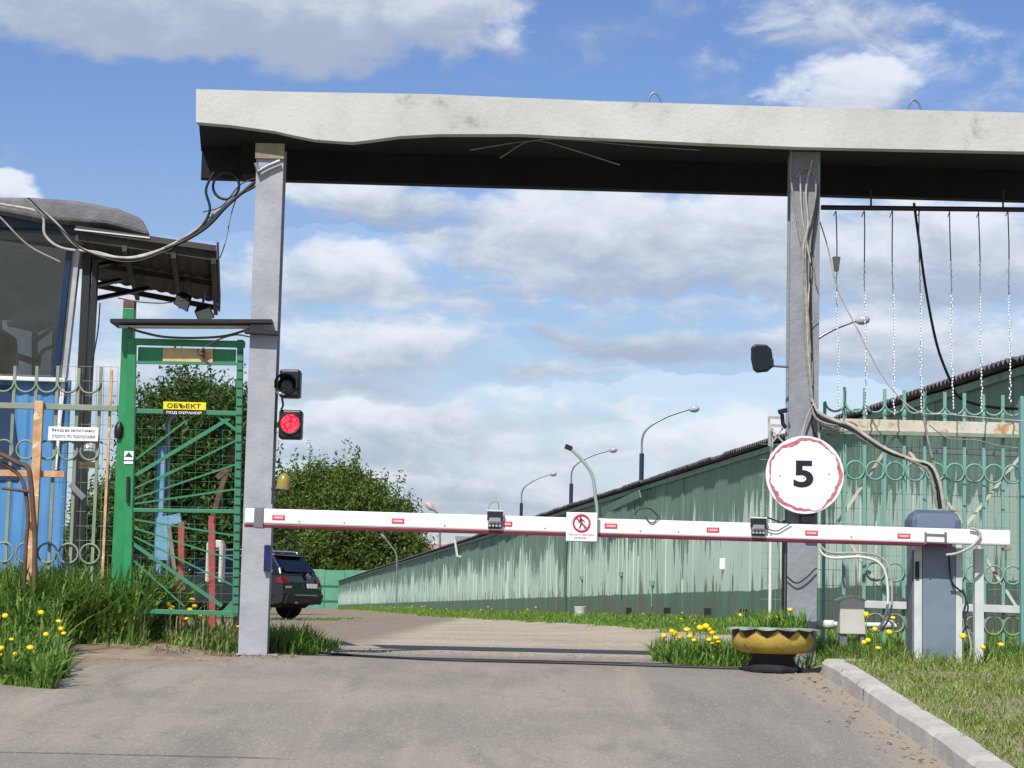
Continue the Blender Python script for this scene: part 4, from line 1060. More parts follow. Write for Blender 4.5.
# ------------------------------------------------------------------ left fence
YL = 16.35
t = thing('metal_fence', (W(55, 590, YL).x, YL, 0), 'grey-green ornamental fence with rust stains and rings in front of the blue booth', 'fence')
def lp(px, py, Y=YL): return W(px, py, Y)
def picket(px, ytop, mat=M_fen2, w=0.024, lean=0):
    a = lp(px, ytop); mb = MB(); mb.box((a.x - w / 2, YL, h(a.x, YL) - 0.05), (a.x + w / 2, YL + 0.02, a.z)); return mb.build('picket', mat, t)
for px, yt in ((-9, 365), (15, 366), (37, 366), (58, 366), (79, 368), (101, 367)): picket(px, yt)
picket(111.5, 369, M_rust, 0.02)
def lrail(pa, pb, w, mat, name='rail', Y=YL - 0.02, dep=0.035):
    mb = MB(); mb.bar(lp(*pa, Y), lp(*pb, Y), w, dep); mb.build(name, mat, t, bevel=0.003)
lrail((-20, 405), (118, 408.5), 0.045, M_fen2)
lrail((-20, 472.5), (65, 474.5), 0.05, M_rust, 'rusty_rail')
for k, px in enumerate((4, 26, 47.5, 68.5, 90)):
    d = (px - 45) * 0.02
    for (py, rr, a0, a1) in ((450, 0.073, 0, 360), (553, 0.076, 0, 360), (382, 0.082, 180, 360)):
        c1 = lp(px, py + d); mb = MB(); mb.ring((c1.x, YL - 0.008, c1.z), rr, 0.0085, (0, 1, 0), 22, 6, a0, a1); mb.build('ring' if a1 - a0 == 360 and a0 == 0 else 'scallop', M_fen2, t)
mb = MB()
for k in range(15): mb.tube([lp(55, 366 + k * 14.5, YL + 0.04), lp(118, 367 + k * 14.5, YL + 0.04)], 0.0024, 4)
for k in range(9): mb.tube([lp(62 + k * 7, 366, YL + 0.042), lp(60 + k * 7 - 2, 580, YL + 0.042)], 0.0018, 4)
mb.build('wire_mesh', M_fen2, t)
c1 = W(39, 570, YL - 0.07); p1 = W(39.5, 401, YL - 0.07)
t = thing('rusty_post', (p1.x, YL - 0.07, 0), 'flat rusty orange post bolted to the left fence beside the booth', 'post')
mb = MB(); mb.box((p1.x - 0.034, YL - 0.09, 0), (p1.x + 0.034, YL - 0.045, p1.z)); mb.build('column', M_rust, t, bevel=0.003)
mb = MB(); mb.bar(W(70, 484, YL - 0.04), W(84, 498, YL - 0.04), 0.045, 0.01); tag(mb.build('metal_scrap', M_galv), 'short loose grey metal strip caught on the left fence', 'metal strip')
# brown handrail
t = thing('handrail', W(32, 560, 15.8), 'bent rusty brown handrail rising out of the tall grass at the left edge', 'handrail')
mb = MB(); mb.tube(smooth(Wl([(-20, 446), (0, 454), (18, 463), (28, 468), (31, 485), (33, 510), (35, 540), (34, 590)], 15.8)), 0.02, 8); mb.build('rail', M_brown, t)
mb = MB(); mb.tube(smooth(Wl([(2, 463), (18, 474), (25, 490), (28, 515), (26, 545), (24, 590)], 15.85)), 0.016, 8); mb.build('rail', M_brown, t)
mb = MB(); mb.tube(Wl([(2, 488), (30, 492)], 15.82), 0.012, 6); mb.build('crossbar', M_brown, t)
# entry sign on fence
y = YL - 0.06
A = W(48.5, 426.5, y); B = W(98, 441.5, y)
t = thing('notice_sign', ((A.x + B.x) / 2, y, B.z), 'small white two-line notice wired to the left fence', 'sign')
mb = MB(); mb.box((A.x, y, B.z), (B.x, y + 0.008, A.z)); mb.build('plate', M_signw, t, bevel=0.003)
text_obj('Въезд на автостоянку', 73.5, 430.6, y - 0.003, 43, 3.8, M_ink, t)
text_obj('строго по пропускам', 73.5, 437.0, y - 0.003, 43, 4.0, pm('violet_ink', (70, 60, 130), None), t)
# round meter
c = W(88, 452, YL + 0.12)
t = thing('round_meter', (c.x, YL + 0.12, c.z - 0.1), 'round pale meter above a beige plate behind the left fence notice', 'meter')
mb = MB(); mb.lathe([(0.075, 0), (0.072, 0.04), (0.05, 0.06), (0.003, 0.065)], (c.x, YL + 0.16, c.z), (0, -1, 0), 22); mb.build('dial', M_lens, t)
mb = MB(); mb.box((c.x - 0.07, YL + 0.12, c.z - 0.12), (c.x + 0.06, YL + 0.16, c.z - 0.078)); mb.build('plate', pm('beige_primer', (214, 186, 136)), t)

# ------------------------------------------------------------------ guard booth
YK = 18.4
bc = W(20, 560, YK)
booth = thing('guard_booth', (bc.x, YK, 0), 'raised blue guard booth with large leaning glass window and rounded felt roof', 'guard booth')
def kp(px, py, Y=YK): return W(px, py, Y)
xr = kp(66, 470).x; xl = kp(-160, 470).x; zs = kp(30, 379).z
mb = MB()   # corrugated blue lower wall
n = 70; vs = []; fs = []
for i in range(n + 1):
    x = xl + (xr - xl) * i / n; y = YK + (0.012 if (i // 2) % 2 else 0)
    vs += [(x, y, 0), (x, y, zs)]
    if i: fs.append((2 * i - 2, 2 * i, 2 * i + 1, 2 * i - 1))
mb.add(vs, fs); mb.box((xl, YK + 0.02, 0), (xr, YK + 0.06, zs)); xq = W(60, 470, YK + 2.2).x; mb.prism([(xr, YK + 0.06, 0), (xr - 0.04, YK + 0.06, 0), (xq - .04, YK + 2.2, 0), (xq, YK + 2.2, 0)], (0, 0, zs)); mb.build('lower_wall', M_blue, booth, recalc=False)
mb = MB(); a = kp(5, 470, YK - 0.015); mb.prism([kp(-60, 385, YK - 0.012), kp(10, 385, YK - 0.012), kp(20, 470, YK - 0.012), kp(18, 480, YK - 0.012), kp(-60, 480, YK - 0.012)], (0, 0.008, 0)); mb.build('wall_shadow_panel', M_navy, booth)  # shadow lying on the blue wall, built as a thin navy sheet
mb = MB(); mb.bar(kp(-60, 376.5, YK - 0.05), kp(66, 380.5, YK - 0.05), 0.035, 0.1); mb.build('sill', M_white, booth, bevel=0.003)
mb = MB(); mb.bar(kp(63.5, 381, YK - 0.03), kp(55, 470, YK - 0.03), 0.035, 0.03); mb.build('white_corner_strip', M_white, booth)
# leaning window: bottom in the wall plane, top leaning out
YT = YK - 0.22
mb = MB(); mb.add([kp(-60, 374), kp(55, 377), kp(69, 250, YT), kp(-60, 232, YT)], [(0, 1, 2, 3)]); mb.build('window_pane', M_glass, booth, recalc=False)
mb = MB(); mb.bar(kp(56, 378, YK - 0.01), kp(70, 248, YT - 0.01), 0.05, 0.05); mb.build('window_frame', M_navy, booth)
mb = MB(); mb.prism([kp(58.5, 378), kp(66, 378), kp(80, 250, YT), kp(71, 250, YT)], (0, 0.08, 0)); mb.build('corner_post', pm('white_grey_paint', (200, 202, 204), (176, 180, 184), 5, 0.5), booth, bevel=0.004)
mb = MB(); mb.bar(kp(-60, 232, YT - 0.02), kp(84, 241, YT - 0.02), 0.07, 0.06); mb.build('window_head', pm('booth_head_grey', (98, 98, 96), None), booth)
mb = MB(); mb.prism([kp(-60, 208, YT - 0.1), kp(40, 216, YT - 0.1), (kp(100, 222, YT - 0.1)), kp(140, 232, YT - 0.1), kp(100, 232, YT - 0.1), kp(40, 228, YT - 0.1), kp(-60, 226, YT - 0.1)], (0, 0.14, 0)); mb.build('fascia', M_navy, booth)
# rounded felt roof
out = [(-60, 210), (-60, 203), (0, 197), (30, 197), (75, 200), (118, 208), (142, 218), (151, 236), (140, 233), (108, 224), (40, 219), (0, 211)]
mb = MB(); mb.prism([kp(a, b, YT - 0.3) for a, b in out], (-0.62, 2.9, 0.05)); mb.build('felt_roof', M_felt, booth, bevel=0.03)
# inside: back wall, ceiling, floor, desk and monitor seen through the glass
m_in = pm('booth_interior_wall', (104, 124, 124), (84, 102, 102), 2, 0.8)
mb = MB(); mb.box((xl, YK + 2.2, 0), (xq, YK + 2.25, kp(0, 225).z + 0.4)); zc_ = kp(0, 232).z + 0.15; mb.prism([(xl, YK + .1, zc_), (xr + .12, YK + .1, zc_), (xq, YK + 2.2, zc_), (xl, YK + 2.2, zc_)], (0, 0, 0.03)); mb.box((xl, YK + 0.07, zs - 0.02), (xq - 0.02, YK + 2.2, zs - 0.05)); mb.build('interior', m_in, booth)
mb = MB(); yb = YK + 1.3
mb.prism([kp(2, 320, yb), kp(52, 325, yb), kp(50, 376, yb), kp(8, 376, yb)], (0, 0.02, 0)); mb.build('curtain', pm('pale_curtain', (236, 240, 240), (214, 222, 222), 5, 0.8), booth)
mb = MB(); yb = YK + 0.9
mb.prism([kp(6, 322, yb), kp(34, 318, yb), kp(54, 320, yb), kp(36, 328, yb)], (0, 0.1, -0.03)); mb.bar(kp(35, 322, yb), kp(35, 378, yb), 0.05); mb.bar(kp(0, 350, yb), kp(34, 362, yb), 0.06); mb.build('desk_lamp', pm('desk_grey', (92, 100, 102), None), booth)
mb = MB(); mb.tube(smooth([kp(36, 340, yb), kp(44, 335, yb), kp(52, 328, yb)]), 0.02, 6); mb.tube(smooth([kp(38, 368, yb), kp(42, 352, yb), kp(54, 346, yb)]), 0.02, 6); mb.build('curved_arm', pm('desk_grey', (92, 100, 102), None), booth)
mb = MB(); mb.lathe([(0.16, 0), (0.2, 0.2), (0.17, 0.42), (0.05, 0.5)], (kp(-4, 378, YK + .5).x, YK + .5, zs), (0, 0, 1), 16); mb.build('chair_back', M_black, booth)
# dark frame posts right of the booth carrying the awning
t2 = thing('awning', (kp(80, 500, 18.2).x, 18.2, 0), 'dark corrugated awning on dark frame posts reaching from the booth towards the gate', 'awning')
for (a, b, w) in (((88, 250), (73, 560), 0.07), ((96, 262), (80, 560), 0.045)):
    mb = MB(); mb.bar(kp(*a, 18.3), kp(*b, 18.3), w, 0.08); mb.build('frame_post', M_dark, t2)
mb = MB(); za = kp(150, 243, 17.9)
FL = kp(76, 231, 17.7); FR = kp(216, 251, 17.7); BR_ = kp(218, 304, 20.6); BL_ = kp(95, 281, 20.6)
FL, FR, BR_, BL_ = [Vector(v) for v in (FL, FR, BR_, BL_)]
n = 42; m = 6; vs = []; fs = []
for i in range(m + 1):
    for j in range(n + 1):
        p = FL.lerp(FR, j / n).lerp(BL_.lerp(BR_, j / n), i / m); vs.append(p + Vector((0, 0, (0.006 if j % 4 < 2 else -0.006) + (0 if i % 2 else 0.02))))
for i in range(m):
    for j in range(n): a = i * (n + 1) + j; fs.append((a, a + 1, a + n + 2, a + n + 1))
mb.add(vs, fs); ob = mb.build('corrugated_sheet', M_awn, t2); sm = ob.modifiers.new('s', 'SOLIDIFY'); sm.thickness = 0.006
for k in (0.02, 0.5, 0.98):
    mb = MB(); mb.bar(FL.lerp(BL_, k) - Vector((0, 0, .05)), FR.lerp(BR_, k) - Vector((0, 0, .05)), 0.05, 0.05, (0, 0, 1)); mb.build('purlin', M_awn, t2)
for k in (0.35, 0.7, 0.985):
    mb = MB(); mb.bar(FL.lerp(FR, k) - Vector((0, 0, .09)), BL_.lerp(BR_, k) - Vector((0, 0, .09)), 0.04, 0.05, (0, 0, 1)); mb.build('rafter', M_awn, t2)
mb = MB(); mb.bar(FL + Vector((0, -.02, 0.02)), FR + Vector((0, -.02, .02)), 0.05, 0.01, (0, 1, 0)); mb.build('front_edge', M_awn, t2)
mb = MB(); mb.bar(FR + Vector((0.015, -.02, 0)), BR_ + Vector((0.015, 0, 0)), 0.02, 0.15, (0, 0, 1)); mb.build('side_edge', M_awn, t2)
for (a, b) in (((84, 288), (120, 280)), ((84, 301), (148, 288)), ((84, 268), (118, 262))):
    mb = MB(); mb.bar(kp(*a, 18.4), kp(*b, 19.2), 0.035); mb.build('brace', M_dark, t2)
mb = MB(); mb.bar(kp(75, 229.5, 17.68), kp(150, 238, 17.68), 0.012, 0.03); mb.build('white_edge_trim', M_alu, t2)
# two floodlights under the awning corner
def flood(px, py, tilt, label):
    c = W(px, py, 18.4); t = thing('floodlight', c, label, 'floodlight', 'floodlights under the booth awning')
    ax = Vector((math.sin(tilt) * 0.8, -0.6, -math.cos(tilt) * 0.8)).normalized()
    u = ax.cross(Vector((0, 1, 0))).normalized(); w = ax.cross(u)
    mb = MB(); s1, s2 = 0.045, 0.075
    vs = [c + u * i * s1 + w * j * s1 for i, j in ((-1, -1), (1, -1), (1, 1), (-1, 1))] + [c + ax * 0.09 + u * i * s2 + w * j * s2 for i, j in ((-1, -1), (1, -1), (1, 1), (-1, 1))]
    mb.add(vs, [(0, 1, 2, 3), (4, 5, 6, 7), (0, 4, 5, 1), (1, 5, 6, 2), (2, 6, 7, 3), (3, 7, 4, 0)]); mb.build('head', M_black, t, bevel=0.006)
    mb = MB(); mb.add([c + ax * 0.093 + u * i * s2 * .85 + w * j * s2 * .85 for i, j in ((-1, -1), (1, -1), (1, 1), (-1, 1))], [(0, 1, 2, 3)]); mb.build('lens', M_lens, t)
    mb = MB(); mb.bar(c, c + Vector((0.0, 0, 0.16)), 0.02); mb.build('bracket', M_black, t)
flood(187, 297, -0.5, 'left floodlight of the pair under the awning corner, pale lens turned to the left')
flood(203, 308, 0.35, 'right and lower floodlight of the pair under the awning corner')

# ------------------------------------------------------------------ clutter behind the wicket gate
def upright(name, label, cat, a, b, w, mat, Y, extra=None):
    p, q = W(*a, Y), W(*b, Y); t = thing(name, (q.x, Y, 0), label, cat)
    q = q.copy(); mb = MB(); mb.bar(p, (q.x, Y, min(q.z, 0.05)), w, w); mb.build('shaft', mat, t, bevel=0.004)
    if extra:
        for (a2, b2, w2, m2, nm) in extra: mb = MB(); mb.bar(W(*a2, Y - 0.05), W(*b2, Y - 0.05), w2, 0.04); mb.build(nm, m2, t)
upright('blue_post', 'peeling pale blue post with a short crossarm behind the green gate', 'post', (162, 446), (156, 606), 0.075, M_bluepost, 19.5,
        [((155, 523), (181, 518), 0.09, M_bluepost, 'crossarm'), ((163, 525), (161, 560), 0.14, M_bluepost, 'crossarm')])
upright('red_post', 'faded red post, left and nearer one behind the green gate', 'post', (181.5, 522), (182.5, 618), 0.055, M_redpost, 18.6)
upright('red_post', 'faded red post, right one behind the green gate, below the leaning rusty bar', 'post', (212, 516), (214, 600), 0.06, M_redpost, 19.4)
mb = MB(); mb.bar(W(236, 440, 19.3), W(213, 516, 19.3), 0.045); mb.bar(W(217, 478, 19.28), W(226, 470, 19.28), 0.05, 0.02); tag(mb.build('rusty_bar', M_brown), 'leaning rusty brown bar behind the right side of the green gate', 'steel bar')
mb = MB(); a = W(171, 600, 20); mb.tube(smooth([(W(168.5, 600, 20).x, 20, 0), W(168.5, 540, 20), W(168, 470, 20), W(168, 425, 20), W(171, 418, 20), W(176, 416, 20)]), 0.022, 8); tag(mb.build('bent_pipe', M_galv), 'tall grey pipe bent over at the top behind the yellow sign', 'pipe')
mb = MB(); mb.bar(W(169, 526, 19), W(177, 588, 19), 0.035); tag(mb.build('wooden_stick', M_wood), 'pale wooden stick leaning between the blue and red posts', 'stick')
t = thing('timber_stack', (W(140, 610, 20).x, 20, 0), 'low stack of weathered boards behind the lower left of the green gate', 'timber stack')
for (py, wd, mt) in ((557, 0.05, M_wood), (575, 0.05, M_bluepost), (581, 0.05, M_wood), (594, 0.03, M_wood), (601, 0.06, M_wood)):
    mb = MB(); mb.bar(W(126, py, 20), W(156, py + .5, 20), wd, 0.3); mb.build('board', mt, t, bevel=0.004)
mb = MB(); mb.bar(W(130, 555, 20.2), W(130, 615, 20.2), 0.05); mb.build('upright', M_wood, t)
mb = MB(); mb.bar(W(155, 555, 20.2), W(155, 615, 20.2), 0.05); mb.build('upright', M_wood, t)
# pale bollard-like thing behind the right red post
c = W(213, 570, 30); t = thing('gas_cylinder_box', (c.x, 30, 0), 'pale grey metal cover standing behind the right red post', 'metal cover')
mb = MB(); s = 30 / F; cc = W(214, 552, 30)
mb.prism([(cc.x + a * s, 30, cc.z + b * s) for a, b in ((-8, -30), (-8, 8), (-5, 12), (7, 12), (9, 7), (9, -30), (5, -30), (5, 4), (-4, 4), (-4, -30))], (0, 0.3, 0)); mb.build('cover', M_greyplastic, t, bevel=0.02)

# ------------------------------------------------------------------ parked SUV
def suv():
    YC = 55.5
    corner = W(321, 620, YC)
    ang = R(64)
    fwd = Vector((-math.sin(ang), math.cos(ang), 0)); right = Vector((math.cos(ang), math.sin(ang), 0))
    gz = h(corner.x, YC) + 0.012
    # rear right corner at 'corner'
    org = Vector((corner.x, YC, gz)) - right * 0.93
    t = thing('parked_car', org, 'black off-road car seen from behind parked left of the driveway beyond the gate', 'car')
    P = lambda x, y, z: org + fwd * x + right * y + Vector((0, 0, z))
    def slab(outline, w0, w1, name, mat, bev, parent=t):
        """side outline (x,z) between half widths that vary with z: w(z)"""
        mb = MB(); zs_ = [p[1] for p in outline]; z0, z1 = min(zs_), max(zs_)
        wf = lambda z: w0 + (w1 - w0) * (z - z0) / (z1 - z0)
        L = [P(x, -wf(z), z) for x, z in outline]; Rr = [P(x, wf(z), z) for x, z in outline]; n = len(outline)
        fs = [tuple(range(n)), tuple(range(2 * n - 1, n - 1, -1))] + [(i, (i + 1) % n, n + (i + 1) % n, n + i) for i in range(n)]
        mb.add(L + Rr, fs); return mb.build(name, mat, parent, bevel=bev)
    def arch(cx, r=0.40, z=0.36, n=9): return [(cx + r * math.cos(a), z + r * math.sin(a)) for a in [math.pi * k / n for k in range(n, -1, -1)]]
    lower = [(0.04, 0.42), (0.30, 0.36)] + [(0.52, 0.36)] + arch(0.93)[0:] + [(1.34, 0.36), (3.35, 0.36)] + arch(3.78) + [(4.3, 0.34), (4.68, 0.42), (4.72, 0.75), (4.55, 0.98), (3.55, 1.10), (3.45, 1.12), (0.14, 1.12), (0.05, 0.95), (0.0, 0.62)]
    slab(lower, 0.96, 0.93, 'body', M_car, 0.05)
    green = [(0.12, 1.11), (0.22, 1.32), (0.52, 1.64), (1.0, 1.70), (2.1, 1.71), (2.55, 1.66), (3.42, 1.11)]
    slab(green, 0.90, 0.68, 'cabin', M_car, 0.05)
    # bumper
    mb = MB(); vs = []
    for (x, z, w) in ((-0.07, 0.42, 0.80), (-0.10, 0.62, 0.86), (-0.02, 0.66, 0.93), (0.4, 0.66, 0.975), (0.4, 0.40, 0.96), (0.0, 0.38, 0.9)):
        vs += [P(x, -w, z), P(x, w, z)]
    n = 6; mb.add(vs, [(2 * i, 2 * i + 1, 2 * ((i + 1) % n) + 1, 2 * ((i + 1) % n)) for i in range(n)] + [tuple(range(0, 12, 2)), tuple(range(11, 0, -2))]); mb.build('rear_bumper', M_carplastic, t, bevel=0.02)
    mb = MB(); mb.add([P(-0.105, -.55, .60), P(-.105, .55, .60), P(-.10, .55, .63), P(-.10, -.55, .63)], [(0, 1, 2, 3)]); mb.build('bumper_strip', M_chrome, t)
    def face(pts, name, mat, off=Vector((0, 0, 0))):
        mb = MB(); mb.prism([p + off for p in pts], fwd * 0.01); return mb.build(name, mat, t)
    # rear window follows the sloped tailgate from (0.22,1.32) to (0.52,1.64)
    def tg(y, k): return P(0.20 + 0.31 * k - 0.012, y * (1 - 0.12 * k), 1.30 + 0.33 * k + 0.006)
    face([tg(-.72, -0.28), tg(.72, -0.28), tg(.70, 0.95), tg(-.70, 0.95)], 'rear_window', M_glassd)
    mb = MB(); mb.bar(P(0.16, 0.2, 1.18), P(0.19, -0.35, 1.22), 0.02); mb.build('wiper', M_black, t)
    mb = MB(); mb.bar(P(0.46, -.62, 1.66), P(0.46, .62, 1.66), 0.16, 0.03, (0, 0, 1)); mb.build('spoiler', M_car, t, bevel=0.01)
    for sgn in (-1, 1):
        mb = MB(); mb.prism([P(0.0, sgn * .94, .90), P(-.005, sgn * .72, .91), P(.05, sgn * .72, 1.05), P(.09, sgn * .93, 1.07), P(.20, sgn * .965, 1.04), P(.16, sgn * .965, .92)], fwd * 0.04 - right * 0)
        tl = mb.build('tail_light', M_tail, t)
        mb = MB(); mb.bar(P(-0.015, sgn * .90, .81), P(-.015, sgn * .62, .82), 0.06, 0.02); mb.build('reversing_lens', M_chrome, tl)
        # side glass and chrome line
        wf = lambda z: 0.90 - 0.22 * (z - 1.11) / 0.60 + 0.008
        def sp(x, z): return P(x, sgn * wf(z), z)
        for (nm, q) in (('side_window', [(0.42, 1.16), (0.62, 1.52), (1.02, 1.58), (1.10, 1.16)]), ('side_window', [(1.2, 1.16), (1.14, 1.59), (1.95, 1.60), (1.98, 1.16)]), ('side_window', [(2.06, 1.16), (2.03, 1.60), (2.45, 1.58), (3.15, 1.16)])):
            mb = MB(); mb.prism([sp(x, z) for x, z in q], right * (0.004 * sgn)); mb.build(nm, M_glassd, t)
        pts = [(0.44, 1.14), (3.2, 1.14)]
        mb = MB(); mb.tube([sp(3.2, 1.14), sp(0.45, 1.14), sp(0.42, 1.2), sp(0.60, 1.54), sp(1.0, 1.60), sp(2.4, 1.61)], 0.018, 6); mb.build('chrome_trim', M_chrome, t)
        mb = MB(); mb.tube(smooth([P(0.62, sgn * .66, 1.68), P(0.75, sgn * .66, 1.75), P(1.5, sgn * .66, 1.77), P(2.3, sgn * .66, 1.74), P(2.45, sgn * .66, 1.69)]), 0.024, 6); mb.build('roof_rail', M_chrome, t)
        mb = MB(); c = P(2.85, sgn * 1.02, 1.17); mb.lathe([(0.02, -.08), (.09, -.05), (.1, .05), (.03, .09)], c, fwd, 14); mb.build('wing_mirror', M_car, t)
        for wx in (0.93, 3.78):
            c = P(wx, sgn * 0.80, 0.36)
            mb = MB(); mb.lathe([(.24, -.12), (.35, -.12), (.365, -.08), (.365, .08), (.35, .12), (.24, .12)], c, right, 30); wt = mb.build('tyre', M_tyre, t)
            mb = MB(); mb.lathe([(.245, -0.02), (.245, .115), (.2, .10), (.05, .125), (.003, .126)], c, right * sgn, 20); mb.build('rim', M_galv, wt)
    mb = MB(); mb.prism([P(-0.015, .16, .80), P(-.015, .68, .80), P(-0.005, .68, .92), P(-0.005, .16, .92)], fwd * 0.01); mb.build('number_plate', M_signw, t)
    # round emblem: a ring with two chevrons
    c = P(0.09, 0.32, 1.11); mb = MB(); ax = (fwd * 0.94 - Vector((0, 0, 0.34))).normalized()
    mb.lathe([(0.075, 0), (0.075, 0.012)], c - ax * 0.03, ax, 18)
    em = mb.build('emblem', M_dark, t)
    mb = MB(); up = Vector((0, 0, 1)); up = (up - ax * up.dot(ax)).normalized()
    Q = lambda a, b: c - ax * 0.034 + right * a + up * b
    pts = [Q(0.072 * math.cos(k * math.pi / 9), 0.072 * math.sin(k * math.pi / 9)) for k in range(18)]; mb.tube(pts, 0.010, 5, True)
    for l in (((-.03, .062), (0, .006), (.03, .062)), ((-.062, .03), (-.028, -.055), (0, .0), (.028, -.055), (.062, .03))): mb.tube([Q(*p) for p in l], 0.008, 5)
    mb.build('emblem_ring', M_chrome, em)
    mb = MB(); mb.lathe([(.03, -.05), (.03, .02)], P(-0.09, -0.5, 0.42), fwd, 12); mb.build('exhaust', M_chrome, t)
    mb = MB(); mb.add([P(.1, -.8, .5), P(4.5, -.8, .5), P(4.5, .8, .5), P(.1, .8, .5), P(.3, -.6, .28), P(4.3, -.6, .28), P(4.3, .6, .28), P(.3, .6, .28)], [(0, 1, 2, 3), (4, 5, 6, 7), (0, 4, 5, 1), (1, 5, 6, 2), (2, 6, 7, 3), (3, 7, 4, 0)]); mb.build('underbody', M_black, t)
suv()

# ------------------------------------------------------------------ long green garage
def garage():
    def at(s): return WP + WD * s                       # distance along the wall from WP
    s0, s1 = -15.2, 186    # metres before and after the reference point
    ZT = 3.28
    g0 = at(s0)
    t = thing('garage_building', (g0.x, g0.y, 0.2), 'very long low green board-clad garage row with corrugated roof along the driveway', 'garage building')
    # boards, each a little warped and set in or out
    mb = MB(); s = s0; r = random.Random(3)
    N3 = Vector((WN.x, WN.y, 0)); D3 = Vector((WD.x, WD.y, 0))
    while s < s1:
        w = r.uniform(0.55, 1.05) if s < 9 else r.uniform(0.14, 0.26) if s < 60 else r.uniform(0.2, 0.3); e = min(s + w - (0.006 if r.random() < .7 else 0.012), s1)
        o = r.uniform(0, 0.016); tl = r.uniform(-0.006, 0.006); bow = r.uniform(-0.008, 0.010)
        zb = float(H(at(s).x, at(s).y)) - 0.05 + max(0, r.gauss(0.05, 0.04)); zt = ZT - r.uniform(0, 0.05)
        vs = []
        zz = [zb, zb + 0.7, 1.6, 2.3, zt]; bo = [0, bow * .7, bow, bow * .8, 0]
        for z, b in zip(zz, bo):
            for (q, dd) in ((s, o + tl), (e, o - tl)):
                p = at(q); vs.append(Vector((p.x, p.y, z)) + N3 * (dd + b + 0.02))
        k = len(vs); fs = [(2 * i, 2 * i + 1, 2 * i + 3, 2 * i + 2) for i in range(4)]
        # edges going back into the wall so boards have thickness
        back = [v - N3 * 0.03 for v in vs]
        fs += [(2 * i, 2 * i + 2, k + 2 * i + 2, k + 2 * i) for i in range(4)] + [(2 * i + 1, 2 * i + 3, k + 2 * i + 3, k + 2 * i + 1) for i in range(4)]
        mb.add(vs + back, fs); s += w
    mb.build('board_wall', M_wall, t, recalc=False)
    mb = MB()
    a, b = at(s0), at(s1); q = N3 * -0.03; d = N3 * -7
    A, B = Vector((a.x, a.y, -0.3)) + q, Vector((b.x, b.y, -0.3)) + q
    U = Vector((0, 0, ZT + 0.3)); mb.add([A, B, B + U, A + U, A + d, B + d, B + d + U + Vector((0, 0, 0.4)), A + d + U + Vector((0, 0, 0.4))], [(0, 1, 2, 3), (4, 5, 6, 7), (0, 3, 7, 4), (1, 2, 6, 5)])
    mb.build('wall_backing', pm('dark_wood_backing', (44, 44, 38), None, rough=0.9), t)
    # fascia boards under the eave
    mb = MB(); p, q2 = at(s0), at(s1)
    mb.bar(Vector((p.x, p.y, ZT - 0.08)) + N3 * 0.075, Vector((q2.x, q2.y, ZT - 0.08)) + N3 * 0.075, 0.09, 0.02, tuple(N3))
    mb.build('fascia', M_trim, t)
    # corrugated roof: waves run across the eave
    mb = MB(); P0 = 0.15; n = int((s1 - s0) / (P0 / 4)); vs = []; fs = []; r = random.Random(8)
    near = []
    s = s0 - 0.5; i = 0; jag = 0
    while s < s1 + 0.3:
        ph = (i % 4); z = (0.032, 0.0, -0.032, 0.0)[ph]
        if i % 28 == 0: jag = r.uniform(-0.03, 0.03); dz = r.uniform(-0.008, 0.008)
        p = at(s)
        for (o, dz2) in ((0.22 + jag, 0.0), (-7.3, 0.62)):
            v = Vector((p.x, p.y, ZT + 0.03 + z + dz + dz2)) + N3 * o; vs.append(v)
        for (o, dz2) in ((0.22 + jag, -0.010), (-7.3, 0.60)):
            v = Vector((p.x, p.y, ZT + 0.03 + z + dz + dz2)) + N3 * o; vs.append(v)
        s += P0 / 4; i += 1
    m = i
    for k in range(m - 1):
        a, b = 4 * k, 4 * (k + 1)
        fs += [(a, a + 1, b + 1, b), (a + 2, b + 2, b + 3, a + 3), (a, b, b + 2, a + 2)]
    mb.add(vs, fs); mb.build('corrugated_roof', M_slate, t, recalc=False)
    # near gable end trim (the right hand end)
    p = at(s0 - 0.05); mb = MB(); mb.bar(Vector((p.x, p.y, -0.1)) + N3 * 0.02, Vector((p.x, p.y, ZT)) + N3 * 0.02, 0.12, 0.12); mb.build('corner_board', pm('gable_dark_green', (40, 84, 66), None), t)
    # downpipe-like conduit, hatches
    def onwall(px, py, o=0.06):
        d = ray(px, py); k = (d.x / d.y); # X = k Y ; line: (X-WP.x)*WN.x+(Y-WP.y)*WN.y = o
        Y = (o + WP.x * WN.x + WP.y * WN.y) / (k * WN.x + WN.y); return W(px, py, Y)
    a = onwall(568.5, 430); b = onwall(568.5, 618)
    mb = MB(); mb.tube([(a.x, a.y, 0.25), (a.x, a.y, ZT - 0.1)], 0.035, 8); mb.build('downpipe', pm('downpipe_green', (70, 96, 80), None), t)
    a = onwall(722, 564); mb = MB(); mb.box((a.x - 0.05, a.y - 0.08, a.z - 0.1), (a.x + 0.05, a.y + 0.0, a.z + 0.1)); mb.build('meter_box', M_signw, t, bevel=0.01)
    for (px, py) in ((652, 583), (582, 578), (621, 574)):
        a = onwall(px, py); mb = MB(); mb.tube([(a.x, a.y - .03, a.z), (a.x, a.y - .03, a.z - 0.5)], 0.018, 6); mb.lathe([(0.06, -.05), (.06, .05)], (a.x, a.y - .03, a.z), (0, 0, 1), 8); mb.build('cable_box', M_trim, t)
    # pale eave segment lifted
    a, b = onwall(602, 507, 0.30), onwall(640, 489, 0.30); mb = MB(); mb.bar(a - Vector((0, 0, .1)), b - Vector((0, 0, .1)), 0.16, 0.03); mb.build('loose_eave_board', M_trim, t)
